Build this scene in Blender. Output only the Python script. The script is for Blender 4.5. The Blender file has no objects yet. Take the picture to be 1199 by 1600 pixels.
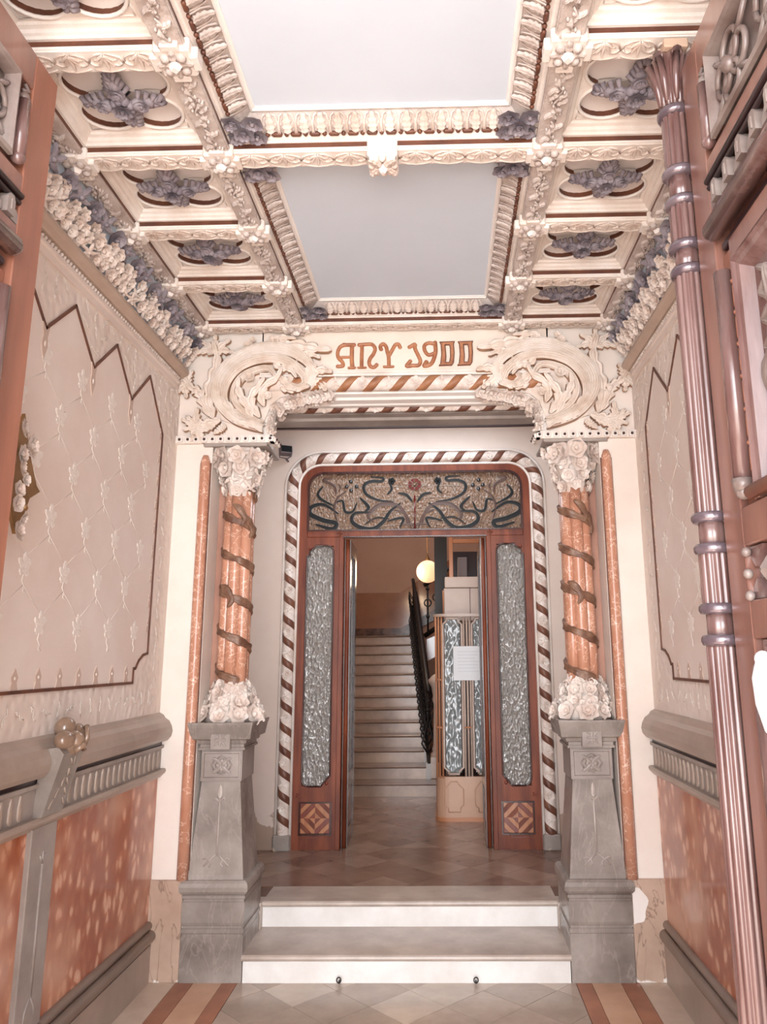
import bpy, bmesh, math, random
from math import sin, cos, pi, radians, sqrt, atan2
from mathutils import Vector, Matrix
from mathutils.geometry import tessellate_polygon
random.seed(7)
S = bpy.context.scene
COL = S.collection

# ------------------------------------------------------------------ camera
CAM = Vector((0.2, 0.0, 1.5))
PITCH, YAW, ROLL = .2187, .0208, -.0087
fw = Vector((-sin(YAW)*cos(PITCH), cos(YAW)*cos(PITCH), sin(PITCH)))
rt = Vector((cos(YAW), sin(YAW), 0)); up = rt.cross(fw)
r2 = rt*cos(ROLL)+up*sin(ROLL); u2 = -rt*sin(ROLL)+up*cos(ROLL)
cd = bpy.data.cameras.new('camera'); cam = bpy.data.objects.new('camera', cd); COL.objects.link(cam)
m = Matrix.Identity(4)
for i in range(3):
    m[i][0], m[i][1], m[i][2], m[i][3] = r2[i], u2[i], -fw[i], CAM[i]
cam.matrix_world = m
cd.sensor_fit = 'AUTO'; cd.sensor_width = 36; cd.lens = 36*1193.5/1600
cd.shift_x = -(666.36-599.5)/1600; cd.shift_y = -(800-761.6)/1600
cd.clip_start = .05
S.camera = cam
# ------------------------------------------------------------------ light
S.view_settings.view_transform = 'Standard'; S.view_settings.look = 'None'
S.view_settings.gamma = 1; S.view_settings.use_curve_mapping = False
S.view_settings.exposure = 1.42
w = bpy.data.worlds.new('world'); S.world = w; w.use_nodes = True
wb = w.node_tree.nodes['Background']; wb.inputs[0].default_value = (.90, .94, 1.0, 1); wb.inputs[1].default_value = 1.6

def area(name, loc, rot, sx, sy, power, col):
    l = bpy.data.lights.new(name, 'AREA'); l.shape = 'RECTANGLE'; l.size = sx; l.size_y = sy
    l.energy = power; l.color = col
    o = bpy.data.objects.new(name, l); COL.objects.link(o); o.location = loc; o.rotation_euler = rot
    return o
# daylight from the street falling in through the open entrance (behind the camera)
area('street_daylight', (0.0, -3.6, 1.9), (radians(91), 0, 0), 5.0, 4.4, 230, (.97, .98, 1.0))
# high sun coming in over the street onto the pavement and the first metres of the hall floor
sl = bpy.data.lights.new('sun', 'SUN'); sl.energy = 9.5; sl.angle = radians(4); sl.color = (1.0, .96, .92)
so = bpy.data.objects.new('sun', sl); COL.objects.link(so); so.rotation_euler = (radians(27), 0, 0)
# skylight of the stair well
area('stair_skylight', (.3, 8.6, 5.0), (0, 0, 0), 1.6, 2.2, 17, (.85, .93, 1.0))
area('lift_lobby_fill', (-.4, 6.4, 3.35), (0, 0, 0), .5, .5, 6.0, (1.0, .82, .66))  # added warm fill for the stair hall; stands for no fixture
area('vestibule_fill', (0, 4.95, 3.2), (0, 0, 0), 1.2, .4, 5.5, (.82, .90, 1.0))  # added cool fill to brighten the vestibule walls; stands for no fixture

# ------------------------------------------------------------------ materials
def lin(c):
    return tuple(((v/255)/12.92 if v/255 <= .04045 else ((v/255+.055)/1.055)**2.4) for v in c)+(1,)
def nd(t, k, **kw):
    n = t.nodes.new(k)
    for a, b in kw.items():
        if a.startswith('i_'): n.inputs[a[2:].replace('_', ' ')].default_value = b
        else: setattr(n, a, b)
    return n
def mat(name, col, rough=.6, col2=None, scale=6, contrast=(.35, .65), bump=0, bscale=40, metal=0, detail=5, spec=.5, coat=0, kind='noise', stretch=(1, 1, 1), bkind='noise', world=True):
    M = bpy.data.materials.new(name); M.use_nodes = True; t = M.node_tree
    b = t.nodes['Principled BSDF']; b.inputs['Roughness'].default_value = rough; b.inputs['Metallic'].default_value = metal
    b.inputs['Specular IOR Level'].default_value = spec; b.inputs['Coat Weight'].default_value = coat; b.inputs['Coat Roughness'].default_value = .15
    c1 = lin(col); b.inputs['Base Color'].default_value = c1
    if world: co = nd(t, 'ShaderNodeNewGeometry').outputs['Position']
    else: co = nd(t, 'ShaderNodeTexCoord').outputs['Object']
    mp = nd(t, 'ShaderNodeMapping'); mp.inputs['Scale'].default_value = stretch; t.links.new(co, mp.inputs[0])
    if col2 is not None:
        n = nd(t, 'ShaderNodeTexNoise', i_Scale=scale, i_Detail=detail, i_Roughness=.6)
        t.links.new(mp.outputs[0], n.inputs['Vector'])
        r = nd(t, 'ShaderNodeValToRGB'); r.color_ramp.elements[0].position = contrast[0]; r.color_ramp.elements[1].position = contrast[1]
        r.color_ramp.elements[0].color = c1; r.color_ramp.elements[1].color = lin(col2)
        t.links.new(n.outputs['Fac'], r.inputs['Fac']); t.links.new(r.outputs['Color'], b.inputs['Base Color'])
        M['ramp'] = r.name
    if bump:
        if bkind == 'noise':
            n2 = nd(t, 'ShaderNodeTexNoise', i_Scale=bscale, i_Detail=3); out = n2.outputs['Fac']
        elif bkind == 'smooth':
            n2 = nd(t, 'ShaderNodeTexVoronoi', i_Scale=bscale); n2.feature = 'SMOOTH_F1'; out = n2.outputs['Distance']
        else:
            n2 = nd(t, 'ShaderNodeTexVoronoi', i_Scale=bscale); out = n2.outputs['Distance']
        t.links.new(mp.outputs[0], n2.inputs['Vector'])
        bp = nd(t, 'ShaderNodeBump', i_Strength=bump, i_Distance=.01); t.links.new(out, bp.inputs['Height']); t.links.new(bp.outputs[0], b.inputs['Normal'])
    return M
def veins(M, col, scale=5, width=.035, warp=.25, amount=1.0):
    """thin irregular veins laid over the material's colour"""
    t = M.node_tree; b = t.nodes['Principled BSDF']
    co = nd(t, 'ShaderNodeNewGeometry').outputs['Position']
    n = nd(t, 'ShaderNodeTexNoise', i_Scale=scale*1.3, i_Detail=3); t.links.new(co, n.inputs['Vector'])
    sc = nd(t, 'ShaderNodeVectorMath', operation='SCALE'); sc.inputs['Scale'].default_value = warp; t.links.new(n.outputs['Color'], sc.inputs[0])
    ad = nd(t, 'ShaderNodeVectorMath', operation='ADD'); t.links.new(co, ad.inputs[0]); t.links.new(sc.outputs[0], ad.inputs[1])
    mp = nd(t, 'ShaderNodeMapping'); mp.inputs['Scale'].default_value = (1, 1, .55); t.links.new(ad.outputs[0], mp.inputs[0])
    v = nd(t, 'ShaderNodeTexVoronoi', i_Scale=scale); v.feature = 'DISTANCE_TO_EDGE'; t.links.new(mp.outputs[0], v.inputs['Vector'])
    r = nd(t, 'ShaderNodeMapRange'); r.inputs['From Min'].default_value = 0; r.inputs['From Max'].default_value = width
    r.inputs['To Min'].default_value = amount; r.inputs['To Max'].default_value = 0; t.links.new(v.outputs['Distance'], r.inputs['Value'])
    mx = nd(t, 'ShaderNodeMix', data_type='RGBA'); mx.inputs[7].default_value = lin(col); t.links.new(r.outputs[0], mx.inputs[0])
    bc = b.inputs['Base Color']
    if bc.links: t.links.new(bc.links[0].from_socket, mx.inputs[6])
    else: mx.inputs[6].default_value = bc.default_value
    t.links.new(mx.outputs[2], bc)
    return M
def wear(M, col, z0, z1, scale=7, thr=.5, xr=None):
    """damp and flaked plaster low on a wall: a stain with its own ragged outline"""
    t = M.node_tree; b = t.nodes['Principled BSDF']; g = nd(t, 'ShaderNodeNewGeometry').outputs['Position']
    sp = nd(t, 'ShaderNodeSeparateXYZ'); t.links.new(g, sp.inputs[0])
    mr = nd(t, 'ShaderNodeMapRange'); mr.inputs['From Min'].default_value = z0; mr.inputs['From Max'].default_value = z1
    mr.inputs['To Min'].default_value = .45; mr.inputs['To Max'].default_value = -.45; t.links.new(sp.outputs[2], mr.inputs['Value'])
    n = nd(t, 'ShaderNodeTexNoise', i_Scale=scale, i_Detail=6); t.links.new(g, n.inputs['Vector'])
    a = nd(t, 'ShaderNodeMath', operation='ADD'); t.links.new(n.outputs['Fac'], a.inputs[0]); t.links.new(mr.outputs[0], a.inputs[1])
    r = nd(t, 'ShaderNodeMapRange'); r.inputs['From Min'].default_value = thr; r.inputs['From Max'].default_value = thr+.03; t.links.new(a.outputs[0], r.inputs['Value'])
    mx = nd(t, 'ShaderNodeMix', data_type='RGBA'); mx.inputs[7].default_value = lin(col); t.links.new(r.outputs[0], mx.inputs[0])
    bc = b.inputs['Base Color']
    if bc.links: t.links.new(bc.links[0].from_socket, mx.inputs[6])
    else: mx.inputs[6].default_value = bc.default_value
    t.links.new(mx.outputs[2], bc)
    return M

def nveins(M, col, scale=3, width=.012, amount=.8):
    t = M.node_tree; b = t.nodes['Principled BSDF']; co = nd(t, 'ShaderNodeNewGeometry').outputs['Position']
    mp = nd(t, 'ShaderNodeMapping'); mp.inputs['Rotation'].default_value = (.3, .7, 0); mp.inputs['Scale'].default_value = (2.2, 1, .8); t.links.new(co, mp.inputs[0])
    n = nd(t, 'ShaderNodeTexNoise', i_Scale=scale, i_Detail=4, i_Distortion=1.2); t.links.new(mp.outputs[0], n.inputs['Vector'])
    a = nd(t, 'ShaderNodeMath', operation='SUBTRACT'); a.inputs[1].default_value = .5; t.links.new(n.outputs['Fac'], a.inputs[0])
    a2 = nd(t, 'ShaderNodeMath', operation='ABSOLUTE'); t.links.new(a.outputs[0], a2.inputs[0])
    r = nd(t, 'ShaderNodeMapRange'); r.inputs['From Max'].default_value = width; r.inputs['To Min'].default_value = amount; r.inputs['To Max'].default_value = 0; t.links.new(a2.outputs[0], r.inputs['Value'])
    mx = nd(t, 'ShaderNodeMix', data_type='RGBA'); mx.inputs[7].default_value = lin(col); t.links.new(r.outputs[0], mx.inputs[0])
    bc = b.inputs['Base Color']; t.links.new(bc.links[0].from_socket, mx.inputs[6]); t.links.new(mx.outputs[2], bc)
    return M
PL = mat('plaster_wall', (226, 212, 203), .75, (216, 198, 188), 2.2, bump=.08, bscale=60)
PLW = mat('white_plaster', (238, 232, 227), .7, (228, 219, 212), 2.5, bump=.06, bscale=70)
FIELD = mat('wall_field', (220, 202, 191), .6, (231, 219, 211), 1.6, bump=.04, bscale=80)
EMB = mat('embossed_wall', (230, 217, 208), .6, (220, 204, 193), 2.2, bump=.75, bscale=26, bkind='smooth')
LINC = mat('relief_white', (229, 219, 210), .5, bump=.2, bscale=90)
PINK = mat('stencil_pinkish', (198, 175, 162), .7)
CRM = mat('cream_stucco', (220, 206, 196), .65, (196, 174, 160), 7, (.4, .7), bump=.3, bscale=55)
CRM2 = mat('white_stucco', (236, 228, 221), .65, (220, 206, 195), 6, bump=.2, bscale=60)
GRS = mat('greyish_stucco', (205, 193, 186), .7, (176, 160, 152), 9, bump=.4, bscale=60)
FLW = mat('white_flower_stucco', (232, 222, 214), .6, (212, 192, 180), 16, bump=.15, bscale=70)
PUR = mat('mauve_grey_stucco', (160, 151, 157), .65, (118, 109, 118), 16, bump=.2, bscale=70)
BRN = mat('brown_paint', (112, 68, 48), .5, (84, 48, 36), 12)
BRNL = mat('ochre_paint', (172, 120, 84), .5, (146, 96, 66), 14, bump=.2)
PANEL = mat('panel_white', (210, 219, 230), .7, (203, 212, 223), 1.2, bump=.02)
STONE = nveins(mat('grey_stone', (164, 154, 146), .25, (112, 101, 94), 3.2, (.3, .72), bump=.12, bscale=30), (176, 164, 156), 4, .02, .3)
STONEL = mat('pale_grey_stone', (168, 157, 150), .4, (135, 123, 116), 5, (.3, .7), bump=.15, bscale=30)
DADO = mat('beige_stone', (176, 158, 144), .32, (142, 126, 115), 3, (.3, .75), bump=.05, bscale=30)
MARB = nveins(mat('veined_marble', (200, 174, 156), .3, (174, 146, 128), 4, (.3, .7)), (120, 94, 80), 3.5, .014, .75)
TERRA = veins(mat('orange_marble', (200, 146, 120), .3, (184, 128, 102), 5, coat=.15), (240, 208, 188), 11, .035, .3, .9)
BRICKM = mat('brown_ribbon', (140, 106, 84), .45, (98, 64, 48), 18, bump=.3, bscale=50)
STEPW = mat('white_marble', (236, 232, 228), .25, (206, 198, 192), 3.5, (.35, .8), detail=8)
STEPT = mat('worn_marble_tread', (198, 182, 170), .3, (158, 140, 128), 5, (.3, .7))
TILE = [mat('tile_'+n, c, .25, c2, 6, (.3, .7)) for n, c, c2 in (('warm', (188, 168, 152), (166, 146, 132)), ('grey', (178, 158, 142), (156, 138, 124)), ('pale', (200, 183, 168), (182, 164, 149)))]
TILEB = [mat('tile_'+n, c, .22, c2, 6, (.3, .7)) for n, c, c2 in (('brown', (138, 106, 90), (112, 84, 72)), ('rosy', (146, 114, 97), (122, 94, 80)), ('tan', (156, 126, 108), (130, 104, 90)))]
STRT = mat('terracotta_band', (172, 114, 86), .3, (150, 96, 72), 7)
STRL = mat('sandy_band', (212, 172, 142), .3, (196, 152, 122), 6)
STRP = mat('pale_band', (212, 192, 174), .3, (196, 174, 156), 6)
GROUT = mat('grout', (120, 92, 80), .7)
WOODD = mat('varnished_door_wood', (134, 70, 46), .4, (98, 46, 30), 3, stretch=(6, 6, .8), spec=.3)
WOODK = mat('dark_wood', (70, 34, 28), .25, (44, 22, 20), 4, stretch=(5, 5, .8), coat=.5)
WOODL = mat('light_wood_strip', (182, 122, 84), .3, (160, 100, 66), 5, stretch=(8, 8, 1), coat=.3)
WOODR = mat('red_wood_strip', (128, 58, 40), .3, (106, 44, 32), 5, stretch=(8, 8, 1), coat=.3)
LEAF = mat('street_door_wood', (146, 104, 90), .3, (122, 84, 74), 2.5, stretch=(4, 4, .6), coat=.5)
LEAFM = mat('mauve_brown_wood', (128, 102, 98), .25, (96, 66, 62), 4, stretch=(5, 5, .7), coat=.7)
LEAFO = mat('orange_brown_wood', (158, 104, 82), .4, (132, 86, 70), 2, stretch=(4, 4, .6), coat=.15)
LEAFG = mat('dusty_grey_wood', (150, 138, 132), .35, (112, 94, 88), 6, coat=.3)
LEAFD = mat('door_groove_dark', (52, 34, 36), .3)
BLACK = mat('wrought_iron', (24, 19, 18), .5)
STAIRW = mat('stair_wall', (178, 136, 112), .6, (166, 124, 100), 1.5)
STAIRD = mat('glossy_stair_dado', (146, 96, 70), .12, (126, 80, 58), 1.8, bump=.05, bscale=8, coat=.8)
SKIRT = mat('brown_marble_skirt', (66, 40, 32), .2, (110, 76, 60), 9, (.45, .7))
TREADI = mat('stair_tread_marble', (134, 106, 90), .25, (112, 86, 72), 4)
STEPI = mat('stair_marble', (182, 154, 134), .22, (150, 124, 108), 3.5, detail=6)
LIFT = mat('beige_enamel', (198, 158, 132), .35, (188, 146, 120), 3)
LIFTO = mat('orange_enamel', (188, 128, 92), .35)
LIFTP = mat('pale_enamel', (206, 186, 174), .4, (192, 170, 156), 2)
PAPER = mat('paper', (235, 236, 238), .7)
CHROME = mat('polished_metal', (190, 180, 172), .15, metal=1)
BRASS = mat('aged_brass', (168, 132, 92), .3, (128, 98, 66), 9, metal=.7)
PORC = mat('white_porcelain', (240, 242, 244), .15, coat=.6)
GLB = mat('black_glass', (20, 21, 22), .45, spec=.25)
BERRY = mat('berry_glass', (24, 26, 30), .08, coat=.8)
DKB = mat('dark_brown_glass', (70, 40, 28), .4)
GRED = mat('wine_red_glass', (96, 22, 20), .15, coat=.5)
GAMB = mat('amber_glass', (138, 98, 62), .2, coat=.3, bump=.6, bscale=70, bkind='v')
LEAD = mat('lead', (178, 168, 158), .4, metal=.3)
HOLE = mat('bead_hole_brown', (70, 44, 38), .7)
GREYD = mat('floodlight_metal', (112, 102, 104), .5)
PAVE = mat('street_paving', (200, 190, 180), .8, (180, 170, 160), 4)

def glass(name, col, bs, rough=.12, strength=1.0, tr=.55):
    M = bpy.data.materials.new(name); M.use_nodes = True; t = M.node_tree; b = t.nodes['Principled BSDF']
    b.inputs['Base Color'].default_value = lin(col); b.inputs['Roughness'].default_value = rough
    b.inputs['Transmission Weight'].default_value = tr; b.inputs['IOR'].default_value = 1.5; b.inputs['Coat Weight'].default_value = .6
    g = nd(t, 'ShaderNodeNewGeometry'); mp = nd(t, 'ShaderNodeMapping'); mp.inputs['Scale'].default_value = (1, 1, .6); t.links.new(g.outputs['Position'], mp.inputs[0])
    v = nd(t, 'ShaderNodeTexVoronoi', i_Scale=bs); v.feature = 'SMOOTH_F1'; t.links.new(mp.outputs[0], v.inputs['Vector'])
    bp = nd(t, 'ShaderNodeBump', i_Strength=strength, i_Distance=.02); t.links.new(v.outputs['Distance'], bp.inputs['Height'])
    t.links.new(bp.outputs[0], b.inputs['Normal']); t.links.new(bp.outputs[0], b.inputs['Coat Normal'])
    return M
HAM = glass('hammered_glass', (158, 152, 146), 62, rough=.16, strength=.9, tr=.25)
HAML = glass('lift_glass', (150, 154, 154), 34, rough=.25, strength=.7, tr=.3)
TRG = glass('textured_amber_glass', (150, 118, 94), 90, .3, .8, .35)
EM = bpy.data.materials.new('globe_glow'); EM.use_nodes = True
b = EM.node_tree.nodes['Principled BSDF']; b.inputs['Base Color'].default_value = lin((250, 215, 180)); b.inputs['Emission Color'].default_value = lin((255, 200, 150)); b.inputs['Emission Strength'].default_value = .38

# ------------------------------------------------------------------ scene helpers
ORG = {}
def thing(name, label, cat, loc=(0, 0, 0), group=None, kind=None, parent=None):
    o = bpy.data.objects.new(name, None); COL.objects.link(o); o.empty_display_size = .1
    ORG[o] = Vector(loc)
    if parent is not None: o.parent = parent; o.location = Vector(loc)-ORG[parent]
    else: o.location = loc
    if label: o['label'] = label
    if cat: o['category'] = cat
    if group: o['group'] = group
    if kind: o['kind'] = kind
    return o
def tag(o, label=None, cat=None, group=None, kind=None):
    if label: o['label'] = label
    if cat: o['category'] = cat
    if group: o['group'] = group
    if kind: o['kind'] = kind
    return o
class G:
    """collects geometry for one mesh"""
    def __init__(s): s.v = []; s.f = []; s.m = []; s.s = []
    def add(s, vs, fs, mi=0, sm=False):
        o = len(s.v); s.v += [tuple(p) for p in vs]
        for f in fs: s.f.append(tuple(i+o for i in f)); s.m.append(mi); s.s.append(sm)
    def box(s, x0, x1, y0, y1, z0, z1, mi=0):
        vs = [(x, y, z) for x in (x0, x1) for y in (y0, y1) for z in (z0, z1)]
        s.add(vs, [(0, 1, 3, 2), (4, 6, 7, 5), (0, 4, 5, 1), (2, 3, 7, 6), (0, 2, 6, 4), (1, 5, 7, 3)], mi)
    def cbox(s, x0, x1, y0, y1, z0, z1, c=.004, mi=0):
        bm = bmesh.new(); bmesh.ops.create_cube(bm, size=1)
        for v in bm.verts: v.co = Vector(((x0+x1)/2+v.co.x*(x1-x0), (y0+y1)/2+v.co.y*(y1-y0), (z0+z1)/2+v.co.z*(z1-z0)))
        bmesh.ops.bevel(bm, geom=bm.edges[:], offset=c, segments=1, affect='EDGES'); s.bm(bm, mi)
    def bm(s, bm, mi=0, sm=False):
        bm.verts.index_update(); s.add([v.co for v in bm.verts], [[v.index for v in f.verts] for f in bm.faces], mi, sm); bm.free()
    def loft(s, rings, closed=True, cap=True, mi=0, sm=True):
        n = len(rings[0]); vs = [p for r in rings for p in r]; fs = []
        for i in range(len(rings)-1):
            for j in range(n if closed else n-1):
                k = (j+1) % n; fs.append((i*n+j, i*n+k, (i+1)*n+k, (i+1)*n+j))
        if cap and closed: fs.append(tuple(range(n))[::-1]); fs.append(tuple((len(rings)-1)*n+j for j in range(n)))
        s.add(vs, fs, mi, sm)
    def lathe(s, prof, c=(0, 0, 0), seg=20, mi=0, sm=True, mod=None, ax=None):
        rings = []
        for r, z in prof:
            ring = []
            for j in range(seg):
                a = 2*pi*j/seg; rr = r*(mod(a) if mod else 1)
                p = Vector((rr*cos(a), rr*sin(a), z))
                if ax is not None: p = ax @ p
                ring.append(Vector(c)+p)
            rings.append(ring)
        s.loft(rings, mi=mi, sm=sm)
    def tube(s, pts, rad, seg=8, mi=0, flat=1.0, nrm=None, sm=True):
        pts = [Vector(p) for p in pts]; n = len(pts); rings = []; prev = None
        for i, p in enumerate(pts):
            t = (pts[min(i+1, n-1)]-pts[max(i-1, 0)]).normalized()
            u = Vector(nrm) if nrm is not None else (prev if prev is not None else (Vector((0, 0, 1)) if abs(t.z) < .9 else Vector((1, 0, 0))))
            u = (u-t*u.dot(t)).normalized(); prev = u; q = t.cross(u)
            r = rad(i/(n-1)) if callable(rad) else rad
            rings.append([p+q*(r*cos(2*pi*j/seg))+u*(r*flat*sin(2*pi*j/seg)) for j in range(seg)])
        s.loft(rings, mi=mi, sm=sm)
    def ball(s, c, r, seg=8, rings=5, mi=0, sc=(1, 1, 1), M=None):
        R = []
        for i in range(rings+1):
            a = -pi/2+pi*i/rings; rr = max(cos(a), .03)
            ring = []
            for j in range(seg):
                p = Vector((r*sc[0]*rr*cos(2*pi*j/seg), r*sc[1]*rr*sin(2*pi*j/seg), r*sc[2]*sin(a)))
                if M is not None: p = M @ p
                ring.append(Vector(c)+p)
            R.append(ring)
        s.loft(R, mi=mi)
    def poly(s, pts, P, h0, h1, mi=0, side=None):
        """extrude the 2-D polygon pts between heights h0 and h1; P maps (u, v, h) to a point"""
        n = len(pts); tris = tessellate_polygon([[Vector((a, b, 0)) for a, b in pts]])
        s.add([P(a, b, h1) for a, b in pts], [tuple(t) for t in tris], mi)
        s.add([P(a, b, h0) for a, b in pts], [tuple(t)[::-1] for t in tris], mi)
        s.add([P(a, b, h0) for a, b in pts]+[P(a, b, h1) for a, b in pts], [(i, (i+1) % n, n+(i+1) % n, n+i) for i in range(n)], mi if side is None else side)
    def frame(s, x0, x1, y0, y1, prof, mi=0, mis=None, P=None):
        """mitred moulding round a rectangle: prof = [(inset, h), ...]"""
        P = P or (lambda a, b, h: (a, b, h)); rings = []
        for d, h in prof: rings.append([P(x0+d, y0+d, h), P(x1-d, y0+d, h), P(x1-d, y1-d, h), P(x0+d, y1-d, h)])
        for i in range(len(prof)-1):
            vs = rings[i]+rings[i+1]; s.add(vs, [(j, (j+1) % 4, 4+(j+1) % 4, 4+j) for j in range(4)], mis[i] if mis else mi)
    def obj(s, name, mats, parent=None, **kw):
        if not isinstance(mats, (list, tuple)): mats = [mats]
        me = bpy.data.meshes.new(name); off = ORG.get(parent, Vector((0, 0, 0))) if parent is not None else Vector((0, 0, 0))
        org = kw.pop('org', None)
        if org is not None: off = Vector(org)
        me.from_pydata([tuple(Vector(p)-off) for p in s.v], [], s.f)
        for mm in mats: me.materials.append(mm)
        me.polygons.foreach_set('material_index', s.m); me.polygons.foreach_set('use_smooth', s.s)
        bm = bmesh.new(); bm.from_mesh(me); bmesh.ops.recalc_face_normals(bm, faces=bm.faces); bm.to_mesh(me); bm.free()
        me.update(); o = bpy.data.objects.new(name, me); COL.objects.link(o)
        if parent is not None:
            o.parent = parent; o.location = off-ORG[parent]
        else: o.location = off
        ORG[o] = off
        return tag(o, **kw)
def inst(name, me, parent, loc, M=None, scale=1, **kw):
    o = bpy.data.objects.new(name, me); COL.objects.link(o); o.parent = parent
    T = Matrix.Translation(Vector(loc)-ORG[parent])
    if M is not None: T = T @ M.to_4x4()
    o.matrix_local = T @ Matrix.Diagonal((scale, scale, scale, 1)) if not isinstance(scale, tuple) else T @ Matrix.Diagonal((*scale, 1))
    ORG[o] = Vector(loc)
    return tag(o, **kw)
def keep(g, name, mats):
    o = g.obj(name, mats); me = o.data; bpy.data.objects.remove(o); me.use_fake_user = False
    return me
def spline(pts, n=8):
    pts = [Vector(p) for p in pts]; out = []
    for i in range(len(pts)-1):
        p0 = pts[max(i-1, 0)]; p1 = pts[i]; p2 = pts[i+1]; p3 = pts[min(i+2, len(pts)-1)]
        for k in range(n):
            t = k/n; out.append(.5*((2*p1)+(p2-p0)*t+(2*p0-5*p1+4*p2-p3)*t*t+(3*p1-p0-3*p2+p3)*t**3))
    out.append(pts[-1]); return out
def leafpath(g, pts, W, P, h0=0, H=.02, lobes=5, lob=.4, n=6, mi=0, ridges=1, taper=None, tipup=0, M_=10, rs_=.25, edge=None):
    """raised leaf or ridged stem along a 2-D path; P maps (u, v, h)"""
    sp = spline([(a, b, 0) for a, b in pts], n); N = len(sp); rows = []
    for i, p in enumerate(sp):
        t = i/(N-1); d = (sp[min(i+1, N-1)]-sp[max(i-1, 0)]).normalized(); q = Vector((-d.y, d.x, 0))
        w_ = W*(taper(t) if taper else sin(pi*min(1, (t*.93+.05))**.8)**.7)
        ph = (t*lobes) % 1.0
        w_ *= (1-lob)+lob*((min(1, ph/.72) if ph < .72 else (1-ph)/.28)**.8 if lobes else 1)
        row = []
        for k in range(M_+1):
            u = -1+2*k/M_
            hh = H*(sqrt(max(0, 1-u*u))*(1-rs_)+rs_*abs(cos(u*pi*(ridges+.5)))) if abs(u) < .99 else -.004
            if lobes: hh *= .72+.28*sin(pi*ph)
            hh += tipup*t*t
            fwd = d*(.35*abs(u)*W*lob*(1 if lobes else 0))
            c = p+q*(u*w_)+fwd
            row.append(P(c.x, c.y, h0+hh))
        rows.append(row)
    if edge is None: g.loft(rows, closed=False, cap=False, mi=mi)
    else:
        g.loft([r_[:2] for r_ in rows], closed=False, cap=False, mi=edge); g.loft([r_[1:-1] for r_ in rows], closed=False, cap=False, mi=mi); g.loft([r_[-2:] for r_ in rows], closed=False, cap=False, mi=edge)
def petal(g, c, ax, side, nrm, L, Wd, cup, mi=0, nu=4, nv=4, thick=0):
    rows = []
    for i in range(nu+1):
        t = i/nu; w_ = Wd*(sin(pi*(.12+.80*t))**.8); row = []
        for k in range(nv+1):
            u = -1+2*k/nv
            row.append(c+ax*(L*t*(1-.08*u*u))+side*(u*w_*.5)+nrm*(cup*L*(t*t*.9+.35*u*u*(1-.3*t))))
        rows.append(row)
    g.loft(rows, closed=False, cap=False, mi=mi)
def flower(g, c, R, nrm=Vector((0, 0, 1)), np_=6, mi=0, layers=2, rnd=None, cen=.25):
    c = Vector(c); nrm = Vector(nrm).normalized(); a = Vector((0, 0, 1)) if abs(nrm.z) < .9 else Vector((1, 0, 0))
    x = a.cross(nrm).normalized(); y = nrm.cross(x); ph0 = random.random()*6
    for l in range(layers):
        k = 1-.38*l
        for j in range(np_):
            ph = ph0+2*pi*j/np_+l*pi/np_; ax = x*cos(ph)+y*sin(ph); sd = -x*sin(ph)+y*cos(ph)
            petal(g, c+nrm*(R*.12*l), ax, sd, nrm, R*k, R*k*1.15*2*pi/np_/1.1, .28+.3*l, mi)
    g.ball(c+nrm*R*.22, R*cen, 7, 4, mi)
# ---------------------------------------------- shared little meshes (local +Z = outwards)
def mk(fn, name, mats):
    g = G(); fn(g); return keep(g, name, mats)
ROSES = [mk(lambda g: flower(g, (0, 0, 0), 1, np_=n, layers=l), 'rose', FLW) for n, l in ((5, 3), (6, 2), (7, 3))]
ROSEP = [mk(lambda g: flower(g, (0, 0, 0), 1, np_=n, layers=l), 'mauve_rosette', PUR) for n, l in ((6, 3), (5, 2))]
def starleaf(g):
    for j in range(5):
        a = 2*pi*j/5+.3; leafpath(g, [(0, 0), (.5*cos(a), .5*sin(a)), (1.0*cos(a+.15), 1.0*sin(a+.15))], .28, lambda u, v, h: Vector((u, v, h)), 0, .25, 3, .4, 4)
    g.ball((0, 0, .2), .22, 7, 4)
STARP = mk(starleaf, 'mauve_leaf', PUR); STARW = mk(starleaf, 'white_leaf', FLW)
def palmette(g):
    I = lambda u, v, h: Vector((u, v, h))
    for a, L in ((0, .42), (.55, .36), (-.55, .36), (1.05, .27), (-1.05, .27)):
        leafpath(g, [(0, -.3), (L*.5*sin(a), -.3+L*.6*cos(a)), (L*sin(a)*1.1, -.3+L*1.5*cos(a))], .075, I, 0, .09, 0, 0, 3)
    for sx in (-1, 1):
        pts = [(sx*(.30+.17*cos(t)*(1-t/9)), .0+.20*sin(t)*(1-t/9), .02) for t in [i*.55 for i in range(11)]]
        g.tube(pts, lambda t: .045*(1-.4*t), 5)
        g.tube([(sx*.06, -.36, .02), (sx*.25, -.33, .03), (sx*.45, -.2, .02), (sx*.5, .05, .02)], .035, 5)
    g.tube([(-.48, .33, .01), (-.25, .42, .02), (0, .46, .02), (.25, .42, .02), (.48, .33, .01)], .03, 5)
PALM = mk(palmette, 'palmette', CRM)
def vine(g):
    I = lambda u, v, h: Vector((u, v, h))
    rs = random.Random(3)
    for k in range(6):
        a = k*pi/3+rs.random(); x = -.38+.155*k
        leafpath(g, [(x, 0), (x+.16*cos(a), .2*sin(a)), (x+.22*cos(a+.6), .42*sin(a))], .12, I, 0, .13, 2, .35, 4)
        g.ball((x+.07, -.22*sin(a), .05), .07, 6, 4)
    g.tube([(-.5, -.1, .04), (-.25, .15, .05), (0, -.1, .05), (.25, .15, .05), (.5, -.1, .04)], .05, 5)
VINE = mk(vine, 'vine_carving', GRS)
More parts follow.
